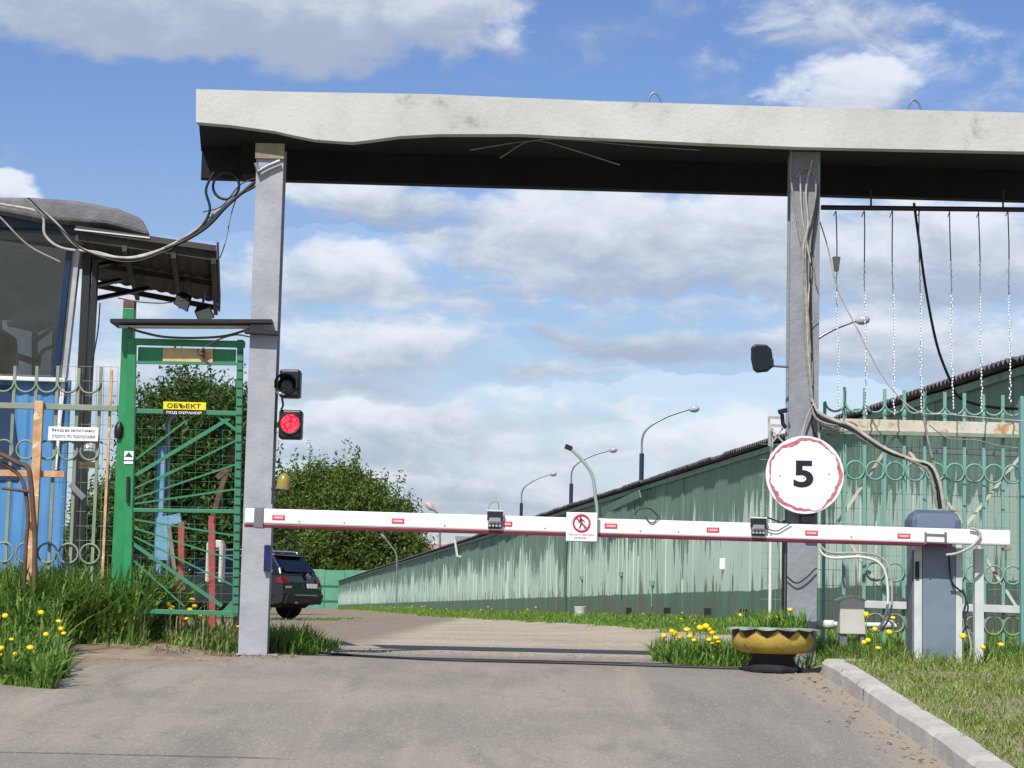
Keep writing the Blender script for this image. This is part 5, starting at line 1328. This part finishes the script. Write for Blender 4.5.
    # vents: dark gaps at the foot
    for px in (630, 668, 709, 745):
        a = onwall(px, 614, 0.065); a.z = float(H(a.x, a.y)) + 0.10; mb = MB(); mb.box((a.x - 0.09, a.y - 0.02, a.z - 0.12), (a.x + 0.09, a.y + 0.03, a.z + 0.12)); mb.build('foot_vent', M_dark, t)
    return at, onwall, ZT
at_wall, onwall, ZT = garage()

# lamp arms along the eave
def roof_lamp(pxb, tipx, tipy, label):
    b = onwall(pxb, 500, -0.1); b.z = ZT + 0.02; Y = b.y
    tip = W(tipx, tipy, Y)
    t = thing('lamp_post', b, label, 'lamp', 'curved lamp arms on the garage eave')
    hgt = tip.z - b.z; dx = tip.x - b.x
    mb = MB(); mb.tube([b + Vector((0, 0, -0.3)), b + Vector((0, 0, hgt * 0.42))], 0.055, 10); mb.build('mast', pm('mast_navy_paint', (34, 40, 66), None), t)
    mb = MB(); mb.tube(smooth([b + Vector((0, 0, hgt * 0.40)), b + Vector((0.01, 0, hgt * .62)), b + Vector((dx * .14, 0, hgt * 0.76)), b + Vector((dx * .5, 0, hgt * 0.90)), b + Vector((dx * .93, 0, hgt * 1.0))]), 0.024, 8); mb.build('arm', M_galv, t)
    mb = MB(); d = Vector((0.9, -0.15, 0.12)).normalized(); mb.lathe([(0.02, -0.12), (0.07, -0.06), (0.085, 0.03), (0.06, 0.1), (0.01, 0.13)], tip, d, 14); mb.build('lamp_head', M_lens, t)
roof_lamp(641, 694, 409, 'curved lamp arm on the garage eave, tallest of those left of the speed sign')
roof_lamp(571, 613, 450, 'curved lamp arm on the garage eave directly above the pedestrian sign')
roof_lamp(521.5, 553, 474, 'curved lamp arm on the garage eave left of the pedestrian sign, smallest of the row')
roof_lamp(797, 862, 320, 'curved lamp arm whose head shows just right of the right gate post')
c = onwall(597, 505, 0.25)
t = thing('lamp_post', c, 'thick bent pale pipe with dark head above the right edge of the pedestrian sign', 'lamp')
mb = MB(); mb.tube(smooth([W(597.3, 515, c.y), W(597, 507, c.y), W(595.5, 497, c.y), W(592, 475, c.y), W(582, 460, c.y), W(569, 447, c.y)]), 0.042, 10); mb.build('pipe', pm('pale_green_pipe', (150, 166, 160), None), t)
mb = MB(); mb.bar(W(565, 446, c.y), W(572, 449, c.y), 0.12, 0.1); mb.build('head', M_dark, t, bevel=0.01)
c = onwall(459, 560, 0.1)
mb = MB(); mb.tube([W(455, 540, c.y), W(457, 556, c.y), W(462, 557, c.y)], 0.05, 8); tag(mb.build('gutter_pipe', M_white), 'short white bent pipe hanging from the far garage eave below the boom', 'pipe')
c = W(431, 508, 150)
t = thing('street_lamp', (W(440, 575, 150).x, 150, 0), 'pale street lamp head peeking just above the boom far behind', 'lamp')
mb = MB(); mb.tube(smooth([(W(440, 560, 150).x, 150, 0), W(440, 540, 150), W(438, 516, 150), W(434, 510, 150)]), 0.08, 8); mb.build('pole', M_galv, t)
mb = MB(); mb.lathe([(0.05, -0.42), (0.2, -0.17), (0.23, 0.17), (0.08, 0.43)], W(429.5, 506, 150), (0.7, 0, -0.7), 12); mb.build('head', pm('lamp_head_beige', (196, 170, 158), None), t)
t = thing('street_lamp', (W(398, 575, 120).x, 120, 0), 'thin pale curved lamp pole standing before the round tree below the boom', 'lamp')
mb = MB(); mb.tube(smooth([(W(397, 575, 120).x, 120, 0), W(397, 568, 120), W(396, 554, 120), W(391, 546, 120), W(384, 537, 120)]), 0.05, 8); mb.build('pole', M_galv, t)
mb = MB(); mb.lathe([(0.05, -0.2), (0.1, 0), (0.05, 0.2)], W(384, 537, 120), (0.7, 0, -0.7), 12); mb.build('head', M_galv, t)
# bucket
c = onwall(580, 617, 0.75); gz = h(c.x, c.y)
t = thing('bucket', (c.x, c.y, gz), 'small white bucket in the grass strip at the foot of the garage wall', 'bucket')
mb = MB(); mb.lathe([(0.125, 0), (0.15, 0.24), (0.158, 0.25), (0.145, 0.255), (0.12, 0.03), (0.01, 0.03)], (c.x, c.y, gz), n=22); mb.build('body', M_bucket, t)
mb = MB(); mb.tube(smooth([(c.x - .15, c.y, gz + .24), (c.x - .13, c.y - .1, gz + .14), (c.x, c.y - .15, gz + .08), (c.x + .13, c.y - .1, gz + .14), (c.x + .15, c.y, gz + .24)]), 0.005, 5); mb.build('handle', M_galv, t)

# far fence closing the yard
YQ = 224
a, b = W(318, 608, YQ), W(392, 608, YQ)
t = thing('sheet_metal_fence', ((a.x + b.x) / 2, YQ, 0), 'tall bright green sheet metal fence closing the yard behind the parked car', 'fence')
zt_ = W(350, 570.5, YQ).z
for i, (p0, p1) in enumerate(((240, 282), (282.4, 324), (324.4, 344), (344.4, 366), (366.4, 392))):
    x0, x1 = W(p0, 600, YQ).x, W(p1, 600, YQ).x
    mb = MB(); mb.box((x0, YQ, 0), (x1, YQ + 0.05, zt_ + (0.05 if i % 2 else 0))); mb.build('panel', M_farfence, t)
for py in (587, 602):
    mb = MB(); mb.box((W(240, 600, YQ).x, YQ - 0.1, W(350, py, YQ).z), (b.x, YQ - 0.02, W(350, py, YQ).z + 0.15)); mb.build('rail', pm('far_fence_dark_green', (50, 110, 84), None), t)  # rails in a darker green than the panels
# distant building
Yd = 380
a = W(405, 560, Yd); b = W(505, 560, Yd)
t = thing('distant_building', ((a.x + b.x) / 2, Yd, 0), 'low pale building with pink and light blue bands far beyond the garage', 'building')
zt_ = W(450, 541, Yd).z
mb = MB(); mb.box((a.x, Yd, 0), (b.x, Yd + 20, zt_)); mb.build('wall', M_plast, t)
for (p0, p1, cc) in ((551, 547, (210, 226, 236)), (546.5, 544.5, (190, 130, 140)), (558, 554, (120, 170, 186))):
    mb = MB(); mb.box((a.x - .2, Yd - 0.3, W(450, p0, Yd).z), (b.x + .2, Yd - 0.02, W(450, p1, Yd).z)); mb.build('band', pm('band_%d' % p0, cc, None), t)
mb = MB(); mb.box((W(455, 541, Yd).x, Yd + 2, zt_), (W(476, 541, Yd).x, Yd + 9, W(465, 536, Yd).z)); mb.build('roof_block', pm('roof_block_grey', (120, 126, 134), None), t)
mb = MB()
for k in range(16):
    x = a.x + 0.8 + k * 1.1; mb.box((x, Yd - 0.05, W(450, 563, Yd).z), (x + 0.6, Yd - 0.01, W(450, 560, Yd).z))
mb.build('window', M_dark, t)

# ------------------------------------------------------------------ trees
def leaf_mesh(pts, size, mat, name, parent, r):
    n = len(pts); P_ = np.array(pts)
    d = r.normal(size=(n, 3)); d /= np.linalg.norm(d, axis=1, keepdims=True)
    e = r.normal(size=(n, 3)); e = np.cross(d, e); e /= np.linalg.norm(e, axis=1, keepdims=True)
    s = size * r.uniform(0.6, 1.3, (n, 1))
    V = np.stack([P_ - d * s, P_ + e * s * .42 , P_ + d * s, P_ - e * s * .42], 1).reshape(-1, 3)
    off = Vector((0, 0, 0)); p = parent
    while p is not None: off += Vector(p.location); p = p.parent
    V -= np.array(off)
    me = bpy.data.meshes.new(name); me.vertices.add(4 * n); me.vertices.foreach_set('co', V.ravel())
    me.loops.add(4 * n); me.loops.foreach_set('vertex_index', np.arange(4 * n)); me.polygons.add(n)
    me.polygons.foreach_set('loop_start', np.arange(n) * 4); me.update(calc_edges=True); me.materials.append(mat)
    o = bpy.data.objects.new(name, me); COL.objects.link(o); o.parent = parent; return o
def tree(name, base, lobes, label, cat, mat, nleaf, size, seed, clump=0.5, trunk=0.2, sprigs=0):
    """lobes: (dx, dy, z, rx, ry, rz) ellipsoids relative to the base"""
    r = np.random.default_rng(seed); base = Vector(base)
    t = thing(name, base, label, cat)
    vol = np.array([l[3] * l[5] for l in lobes]); vol = vol / vol.sum()
    cl = []
    ncl = int(nleaf / 55)
    for k in range(ncl):
        l = lobes[r.choice(len(lobes), p=vol)]
        d = r.normal(size=3); d /= np.linalg.norm(d); q = r.uniform(0.35, 1.0) ** 0.55
        q *= 1 + 0.14 * math.sin(d[0] * 7 + seed) * math.cos(d[2] * 6)
        cl.append((base.x + l[0] + d[0] * l[3] * q, base.y + l[1] + d[1] * l[4] * q, base.z + l[2] + d[2] * l[5] * q, d))
    pts = []
    for (x, y, z, d) in cl:
        k = int(r.integers(30, 80)); sc = clump * r.uniform(0.6, 1.3)
        g = r.normal(size=(k, 3)) * np.array([sc * .6, sc * .6, sc * .42]) ; pts.append(g + np.array([x, y, z]))
    for k in range(sprigs):
        l = lobes[r.choice(len(lobes), p=vol)]
        a = r.uniform(-1.2, 1.2); d = np.array([math.sin(a), r.normal() * .3, abs(math.cos(a)) + .2]); d /= np.linalg.norm(d)
        st = np.array([base.x + l[0], base.y + l[1], base.z + l[2]]) + d * np.array([l[3], l[4], l[5]]) * 0.95
        ln = clump * r.uniform(1.2, 2.6); tt = r.uniform(0, 1, (26, 1)); up = d * .5 + np.array([0, 0, .8])
        pts.append(st + up * tt * ln + r.normal(size=(26, 3)) * clump * .12)
    P_ = np.concatenate(pts); P_ = P_[P_[:, 2] > base.z + 0.05]
    leaf_mesh(P_, size, mat, 'crown', t, r)
    mb = MB(); top = max(l[2] for l in lobes)
    mb.tube([base - Vector((0, 0, .2)), base + Vector((0.05, 0, top * .3)), base + Vector((-0.1, 0.1, top * .7)), base + Vector((0.1, 0, top * 1.1))], [trunk, trunk * .8, trunk * .55, trunk * .15], 8)
    for k in range(min(26, len(cl))):
        x, y, z, d = cl[k * len(cl) // 26]; e = Vector((x, y, z)); st = base + Vector((0, 0, top * float(r.uniform(.2, .7))))
        mid = st.lerp(e, .5) + Vector((0, 0, .1 * top)); mb.tube(smooth([st, mid, e], 3), [trunk * .35, trunk * .3, trunk * .28, trunk * .22, trunk * .18, trunk * .12, trunk * .05], 5)
    mb.build('trunk', M_bark, t)
    return t
b = W(345, 608, 245); b.z = 0.1
tree('leafy_tree', b, [(-0.5, 0, 8.5, 7.6, 6.5, 8.0), (-5.2, 0, 8, 5.8, 5, 8.2), (4.2, 0, 6.5, 5.0, 5, 6.8), (-1.5, 0, 12.5, 5.0, 5, 4.6), (6.8, 0, 4.2, 3.2, 4, 4.6), (-9.5, 0, 7, 4, 5, 7)],
     'large round bright green tree beyond the far end of the driveway', 'tree', M_leaf2, 190000, 0.24, 4, clump=1.3, trunk=0.4, sprigs=60)
b = W(190, 605, 60); b.z = 0.1
tree('leafy_tree', b, [(0, 0, 3.6, 2.0, 2.0, 3.6), (-1.1, 0.3, 4.6, 1.1, 1.5, 1.9), (1.0, 0.3, 4.7, 1.0, 1.5, 1.9), (-1.2, 0.3, 2.4, 1.3, 1.5, 2.4), (0.9, 0, 2.8, 1.1, 1.5, 2.9), (0.0, 0, 5.0, 1.9, 1.5, 1.75)],
     'dense green tree filling the view behind the green pedestrian gate', 'tree', M_leaf, 85000, 0.08, 9, clump=0.40, trunk=0.16, sprigs=10)
b = W(104, 605, 44); b.z = 0.1
tree('leafy_bush', b, [(0, 0, 1.5, 0.75, 0.8, 1.6), (-0.5, 0, 1.0, .6, .7, 1.1)], 'narrow leafy bush between the booth posts and the green gate post', 'bush', M_leaf, 7000, 0.07, 12, clump=0.3, trunk=0.07)
b = W(235, 605, 90); b.z = 0.1
tree('leafy_tree', b, [(0, 0, 2.8, 2.6, 2, 3.0), (-2, 0, 2.4, 2.2, 2, 2.6), (-5, 0, 2.6, 2.4, 2, 2.8)], 'dark low tree behind the parked car and wicket gate', 'tree', M_leaf, 30000, 0.13, 15, clump=0.6, trunk=0.2)

# ------------------------------------------------------------------ grass and flowers
def grass(name, label, pts, hts, mat, seed, w=0.005, bend=0.5, segs=3):
    """pts (n,2) positions, hts (n,) heights"""
    r = np.random.default_rng(seed); n = len(pts)
    X = pts[:, 0]; Yy = pts[:, 1]; Zz = H(X, Yy)
    a = r.uniform(0, 2 * np.pi, n); lean = r.uniform(0.1, 1.0, n) * bend * hts; fa = a + r.uniform(-.6, .6, n) + np.pi / 2
    ww = w * r.uniform(0.6, 1.5, n)
    V = np.zeros((n, 2 * segs + 1, 3))
    for k in range(segs):
        t_ = k / segs; wid = ww * (1 - 0.45 * t_)
        cx = X + np.cos(a) * lean * t_ ** 2; cy = Yy + np.sin(a) * lean * t_ ** 2; cz = Zz - 0.02 + hts * (t_ - 0.28 * (lean / np.maximum(hts, .01)) * t_ ** 2)
        V[:, 2 * k] = np.stack([cx - np.cos(fa) * wid, cy - np.sin(fa) * wid, cz], 1)
        V[:, 2 * k + 1] = np.stack([cx + np.cos(fa) * wid, cy + np.sin(fa) * wid, cz], 1)
    t_ = 1.0; V[:, 2 * segs] = np.stack([X + np.cos(a) * lean, Yy + np.sin(a) * lean, Zz - .02 + hts * (1 - 0.28 * lean / np.maximum(hts, .01))], 1)
    m = 2 * segs + 1; li = []; starts = []
    quads = np.array([[2 * k, 2 * k + 1, 2 * k + 3, 2 * k + 2] for k in range(segs - 1)])
    per = np.concatenate([quads.ravel(), [2 * segs - 2, 2 * segs - 1, 2 * segs]])
    st = np.concatenate([np.arange(segs - 1) * 4, [(segs - 1) * 4]])
    L = (np.arange(n)[:, None] * m + per[None]).ravel(); LS = (np.arange(n)[:, None] * len(per) + st[None]).ravel()
    me = bpy.data.meshes.new(name); me.vertices.add(n * m); me.vertices.foreach_set('co', V.reshape(-1)); me.loops.add(len(L)); me.loops.foreach_set('vertex_index', L)
    me.polygons.add(len(LS)); me.polygons.foreach_set('loop_start', LS); me.update(calc_edges=True); me.materials.append(mat)
    o = bpy.data.objects.new(name, me); COL.objects.link(o)
    return tag(o, label, 'grass', kind='stuff')
def scatter(n, x0, x1, y0, y1, keep, seed, patch=0.0):
    r = np.random.default_rng(seed); P_ = np.stack([r.uniform(x0, x1, n), r.uniform(y0, y1, n)], 1); k = keep(P_[:, 0], P_[:, 1])
    return P_[k], r
def wav(x, y, f=3.1, s=0): return np.sin(x * f + s) * np.cos(y * f * 1.3 + s * 2) + .5 * np.sin(x * f * 2.3 + y * f * 1.9)
# right verge
def kv(x, y): return (x > 2.46 + .03 * wav(x, y, 9)) & ((y < 15.65) | (x > 2.6)) 
P_, r = scatter(62000, 2.4, 6.2, 9.6, 16.9, kv, 21)
hh = (0.035 + 0.06 * r.random(len(P_)) ** 2 + 0.02 * wav(P_[:, 0], P_[:, 1], 2.5)) * (1 + 1.5 * sstep(P_[:, 1], 14.7, 15.8))
grass('verge_grass', 'short sunlit grass on the raised verge right of the kerb', P_, np.maximum(hh, .02), M_gr_verge, 1, 0.0042, 0.9)
# tall grass under the fence and around the cabinet
def kf(x, y): return (x > 1.35 + .12 * wav(x, y, 5)) & ((x > 2.5) | (y > 16.0))
P_, r = scatter(30000, 1.2, 6.6, 15.72, 19.5, kf, 22)
grass('fence_grass', 'taller grass along the foot of the right fence and behind the planter', P_, 0.08 + 0.17 * r.random(len(P_)), M_gr_tall, 2, 0.0075, 0.9)
# left big clump: front edge follows the photograph
def front_y(x):
    return np.interp(x, [-4.6, -3.45, -3.15, -3.0, -2.8, -2.1], [13.3, 13.4, 14.1, 15.5, 16.0, 16.3])
def kl(x, y): return ((y > 16.0 + .1 * wav(x, y, 6)) & (x < -2.82 + .06 * wav(x, y, 7))) | ((x < -2.92 - (y - 13.7) * .2 + .05 * wav(x, y, 8)) & (y > 13.4 + .08 * wav(x, y, 6)))
P_, r = scatter(34000, -5.2, -2.0, 13.2, 17.9, kl, 23)
tallness = 0.3 + 0.7 * sstep(P_[:, 1], 14.9, 16.2)
grass('tall_grass', 'tall dense grass in front of the left fence and booth', P_, (0.10 + 0.56 * tallness * (0.35 + 0.75 * r.random(len(P_)))), M_gr_tall, 3, 0.0135, 0.85, 5)
# drier grass under the wicket gate and beside the left post
def kg(x, y): return (y > 16.05 + .18 * wav(x, y, 7)) & ((x < -2.12) | (y > 16.3)) & (wav(x, y, 4.3) > -.9)
P_, r = scatter(7000, -3.0, -1.45, 15.8, 18.6, kg, 24)
grass('gate_grass', 'sparse grass under the green gate and round the left gate post', P_, 0.04 + 0.15 * r.random(len(P_)) ** 1.5, M_gr_tall, 4, 0.007, 0.8)
P_, r = scatter(2600, -3.0, -1.55, 15.6, 16.6, lambda x, y: y > 15.75 + .15 * wav(x, y, 8), 25)
grass('dry_straw', 'dead straw lying on the ground below the green gate', P_, 0.02 + 0.06 * r.random(len(P_)), M_straw, 5, 0.005, 2.5)
# clump right behind the left post
P_, r = scatter(2400, -1.95, -1.4, 16.35, 17.6, lambda x, y: (x < -1.62 + .07 * wav(x, y, 9)), 26)
grass('post_grass', 'upright grass tuft just right of the left gate post', P_, 0.10 + 0.20 * r.random(len(P_)), M_gr_strip, 6, 0.008, 0.8)
# strip along the garage, cut into distances
def uw(x, y): return (x - WP.x) * WN.x + (y - WP.y) * WN.y
def ks(x, y): u = uw(x, y); return (u > 0.08) & (u < 2.05 + .25 * wav(x, y, 1.7)) 
P_, r = scatter(150000, -1.5, 7, 19, 60, ks, 27)
P2, r2 = scatter(120000, -14, 2, 60, 190, ks, 28)
hs_ = 0.03 + 0.10 * r.random(len(P_)) * (0.5 + 0.8 * (wav(P_[:, 0], P_[:, 1], 1.3) > .3))
grass('strip_grass', 'long strip of green grass along the foot of the garage wall', np.concatenate([P_, P2]), np.concatenate([hs_, 0.06 + 0.16 * r2.random(len(P2))]), M_gr_strip, 7, 0.012, 0.7)
# left yard edge under the trees
P_, r = scatter(60000, -26, -2.4, 21, 110, lambda x, y: (x < -6.3 - (y - 21) * .42 + .4 * wav(x, y, 1)) | ((y < 24) & (x < -2.7)), 29)
grass('yard_edge_grass', 'rough grass at the left edge of the yard under the trees', P_, 0.15 + 0.3 * r.random(len(P_)), M_gr_strip, 8, 0.016, 0.7)
# near the car
P_, r = scatter(4000, -9, -4.2, 50, 62, lambda x, y: wav(x, y, 1.1) > .25, 31)
grass('yard_tufts', 'low patchy grass on the dirt around the parked car', P_, 0.03 + 0.06 * r.random(len(P_)), M_gr_strip, 9, 0.014, 0.8)
# weeds patch left of planter and broad leaves
def kw(x, y): return ((x - 1.70) / 0.50) ** 2 + ((y - 16.75) / 0.65) ** 2 < 1 + .25 * wav(x, y, 8)
P_, r = scatter(5200, 0.9, 2.6, 15.7, 17.6, kw, 32)
grass('weed_patch', 'leafy weeds with dandelions just left of the yellow planter', P_, 0.06 + 0.15 * r.random(len(P_)), M_gr_strip, 10, 0.012, 0.9)
# plants in the planter
r = np.random.default_rng(5); n = 520; a = r.uniform(0, 6.28, n); q = 0.25 * np.sqrt(r.random(n))
pp = np.stack([PLC.x + q * np.cos(a), PLC.y + q * np.sin(a)], 1); lift = PLC.z + 0.25 - H(pp[:, 0], pp[:, 1])
o = grass('planter_grass', 'grass and weeds growing inside the yellow tyre planter', pp, 0.08 + 0.17 * r.random(n), M_gr_strip, 11, 0.007, 0.7)
z = np.zeros(len(o.data.vertices) * 3); o.data.vertices.foreach_get('co', z); z = z.reshape(-1, 3); z[:, 2] += np.repeat(lift, len(z) // n); o.data.vertices.foreach_set('co', z.ravel())

P_, r = scatter(700, 2.45, 2.95, 15.62, 15.8, lambda x, y: x > 0, 61)
grass('box_grass', 'grass tuft hiding the feet of the small grey box', P_, 0.12 + 0.14 * r.random(len(P_)), M_gr_tall, 15, 0.007, 0.8)
P_, r = scatter(1500, -4.2, -1.6, 13.3, 16.9, lambda x, y: kl(x, y) | kg(x, y), 51)
P2, r2 = scatter(900, 0.9, 2.6, 15.7, 17.6, kw, 52)
P3_, r3 = scatter(1500, 2.5, 5, 10.5, 17, kv, 53)
PP = np.concatenate([P_, P2, P3_])
grass('broad_weeds', 'broad drooping weed and dandelion leaves among the grass', PP, np.where((PP[:, 0] > 2.45) & (PP[:, 1] < 15.7), 0.025 + 0.035 * nrng.random(len(PP)), 0.06 + 0.12 * nrng.random(len(PP))), M_gr_verge, 13, 0.011, 1.3, 4)
P_, r = scatter(900, -4.2, -1.6, 13.4, 17.4, lambda x, y: kl(x, y) | kg(x, y), 54)
grass('dead_stems', 'thin dry stems standing in the left grass', P_, 0.15 + 0.4 * r.random(len(P_)) * sstep(P_[:, 1], 14.5, 16), M_straw, 14, 0.004, 0.6, 3)

# dandelions
d0 = bpy.data.objects.new('dandelion', None)
def make_dandelion():
    t = thing('dandelion', (0, 0, 0), 'x', 'flower')
    mb = MB(); mb.tube([(0, 0, -0.02), (0.004, 0, 0.07), (0, 0.004, 0.15)], 0.0028, 5); mb.build('stem', M_stem, t)
    mb = MB(); mb.lathe([(0.005, -0.01), (0.015, -0.002), (0.0165, 0.005), (0.011, 0.012), (0.002, 0.014)], (0, 0, 0.15), (0.15, -0.45, 1), 12, rmod=lambda i, a: 1 + .12 * math.sin(a * 6 + i)); mb.build('flower_head', M_dand, t)
    return t
proto = make_dandelion(); used = [False]
def dandelion(x, y, label, group, sc=1.0, zoff=0, z=None):
    t = proto if not used[0] else copy_tree(proto)
    used[0] = True
    t.location = (x, y, (h(x, y) if z is None else z) + zoff); s = sc * rng.uniform(.85, 1.15); t.scale = (s, s, s * rng.uniform(.8, 1.1)); t.rotation_euler = (0, 0, rng.uniform(-.6, .6))
    tag(t, label, 'flower', group)
ORD = ['leftmost', 'second', 'third', 'fourth', 'fifth', 'sixth', 'seventh', 'eighth', 'ninth', 'tenth', 'eleventh', 'twelfth', 'thirteenth', 'fourteenth', 'fifteenth',
       'sixteenth', 'seventeenth', 'eighteenth', 'nineteenth', 'twentieth', 'twenty-first', 'twenty-second', 'twenty-third', 'twenty-fourth', 'twenty-fifth', 'twenty-sixth']
def nth(k, what, n):
    return ('leftmost ' + what) if k == 0 else ('rightmost ' + what) if k == n - 1 else (ORD[k] + ' ' + what + ', counted from the left')
def spots(lst, Y, label, group, sc):
    lst = sorted(lst)
    for k, (px, py) in enumerate(lst):
        p = W(px, py, Y); g0 = h(p.x, Y); hgt = 0.15 * sc
        dandelion(p.x, Y, nth(k, label, len(lst)), group, sc, 0, max(g0, p.z - hgt))
gl = 'dandelion in the tall grass beneath the notice'
spots([(41, 617), (59, 617), (12, 633), (5, 622), (46, 637), (64, 628), (61, 629)], 14.2, gl, 'dandelions in the left grass', 1.2)
spots([(2, 668), (10, 664), (0, 679), (30, 655), (16, 647)], 13.7, 'dandelion low at the front edge of the left grass', 'dandelions in the left grass', 1.3)
gg = 'dandelion under the green gate'
spots([(192, 600), (190, 606), (195, 603), (171, 617), (186, 618), (168, 601), (239, 631), (200, 618)], 16.7, gg, 'dandelions under the green gate', 1.5)
gp_ = 'dandelion in the weeds left of the planter'
spots([(672, 630), (680, 633), (687, 629), (694, 632), (700, 634), (709, 629), (712, 629), (709, 636), (712, 640), (716, 646), (674, 642), (718, 652), (737, 652), (706, 634), (741, 613), (748, 622), (664, 637), (690, 640)], 16.3, gp_, 'dandelions left of the planter', 1.5)
spots([(790, 607), (776, 612)], 15.6, 'dandelion inside the tyre planter', 'dandelions in the planter', 1.3)
gr_ = 'dandelion on the verge around the cabinet'
spots([(893, 611), (889, 636), (864, 645), (868, 663), (866, 619), (878, 671), (875, 628), (963, 655), (1001, 656), (983, 674)], 15.3, gr_, 'dandelions on the right verge', 1.35)
gw = 'dandelion along the garage wall'
r = random.Random(77)
pxs = sorted(r.choice((r.uniform(400, 560), r.uniform(420, 470), r.uniform(640, 700), r.uniform(360, 420))) for k in range(26))
for k, px in enumerate(pxs):
    u = r.uniform(.5, 1.9); p = onwall(px, 600, u)
    dandelion(p.x, p.y, nth(k, gw, 26), 'dandelions along the garage wall', 1.5 if p.y > 45 else 1.0)

# ------------------------------------------------------------------ litter: pebbles and leaves along the kerb
def pebble_mesh():
    bm = bmesh.new(); bmesh.ops.create_icosphere(bm, subdivisions=1, radius=0.02)
    for v in bm.verts: v.co *= rng.uniform(.75, 1.2); v.co.z *= .6
    me = bpy.data.meshes.new('pebble'); bm.to_mesh(me); bm.free(); return me
r = np.random.default_rng(41)
mb = MB()
def stone(x, y, s):
    k = 6; z = float(H0(x, y)) + 0.012; a0 = r.uniform(0, 6)
    vs = [(x + s * math.cos(a0 + i * 1.047) * r.uniform(.6, 1.2), y + s * math.sin(a0 + i * 1.047) * r.uniform(.6, 1.2), z) for i in range(k)]
    vs += [(x + (v[0] - x) * .6, y + (v[1] - y) * .6, z + s * r.uniform(.4, .8)) for v in vs[:k]]
    mb.add(vs, [(i, (i + 1) % k, k + (i + 1) % k, k + i) for i in range(k)] + [tuple(range(k, 2 * k))])
for k in range(260): stone(2.27 - abs(r.normal()) * .14, r.uniform(10, 15.5), r.uniform(.004, .012))
for k in range(260): stone(r.uniform(-3.4, -1.6), r.uniform(14.6, 16.6), r.uniform(.004, .014))
for k in range(220): stone(r.uniform(-1.6, 1.6), r.uniform(16.6, 18.6), r.uniform(.006, .018))
for k in range(60): stone(r.uniform(-3, 2.1), r.uniform(10.4, 16), r.uniform(.003, .008))
tag(mb.build('gravel', pm('gravel_grey', (158, 146, 130), (120, 110, 98), 20, 0.9), recalc=False), 'scattered small stones along the kerb and on the driveway', 'gravel', kind='stuff')
mb = MB()
for k in range(70):
    x, y = 2.27 - abs(r.normal()) * .16, r.uniform(10.2, 15.5); z = float(H0(x, y)) + 0.018; a = r.uniform(0, 6.28); s = r.uniform(.012, .028)
    c_, s_ = math.cos(a) * s, math.sin(a) * s
    mb.add([(x - c_, y - s_, z), (x + s_ * .5, y - c_ * .5, z + .01), (x + c_, y + s_, z + .004), (x - s_ * .5, y + c_ * .5, z + .008)], [(0, 1, 2, 3)])
tag(mb.build('leaf_litter', pm('dead_leaf', (176, 158, 132), (146, 126, 100), 20, 0.8), recalc=False), 'dry leaves collected in the gutter beside the kerb', 'leaves', kind='stuff')
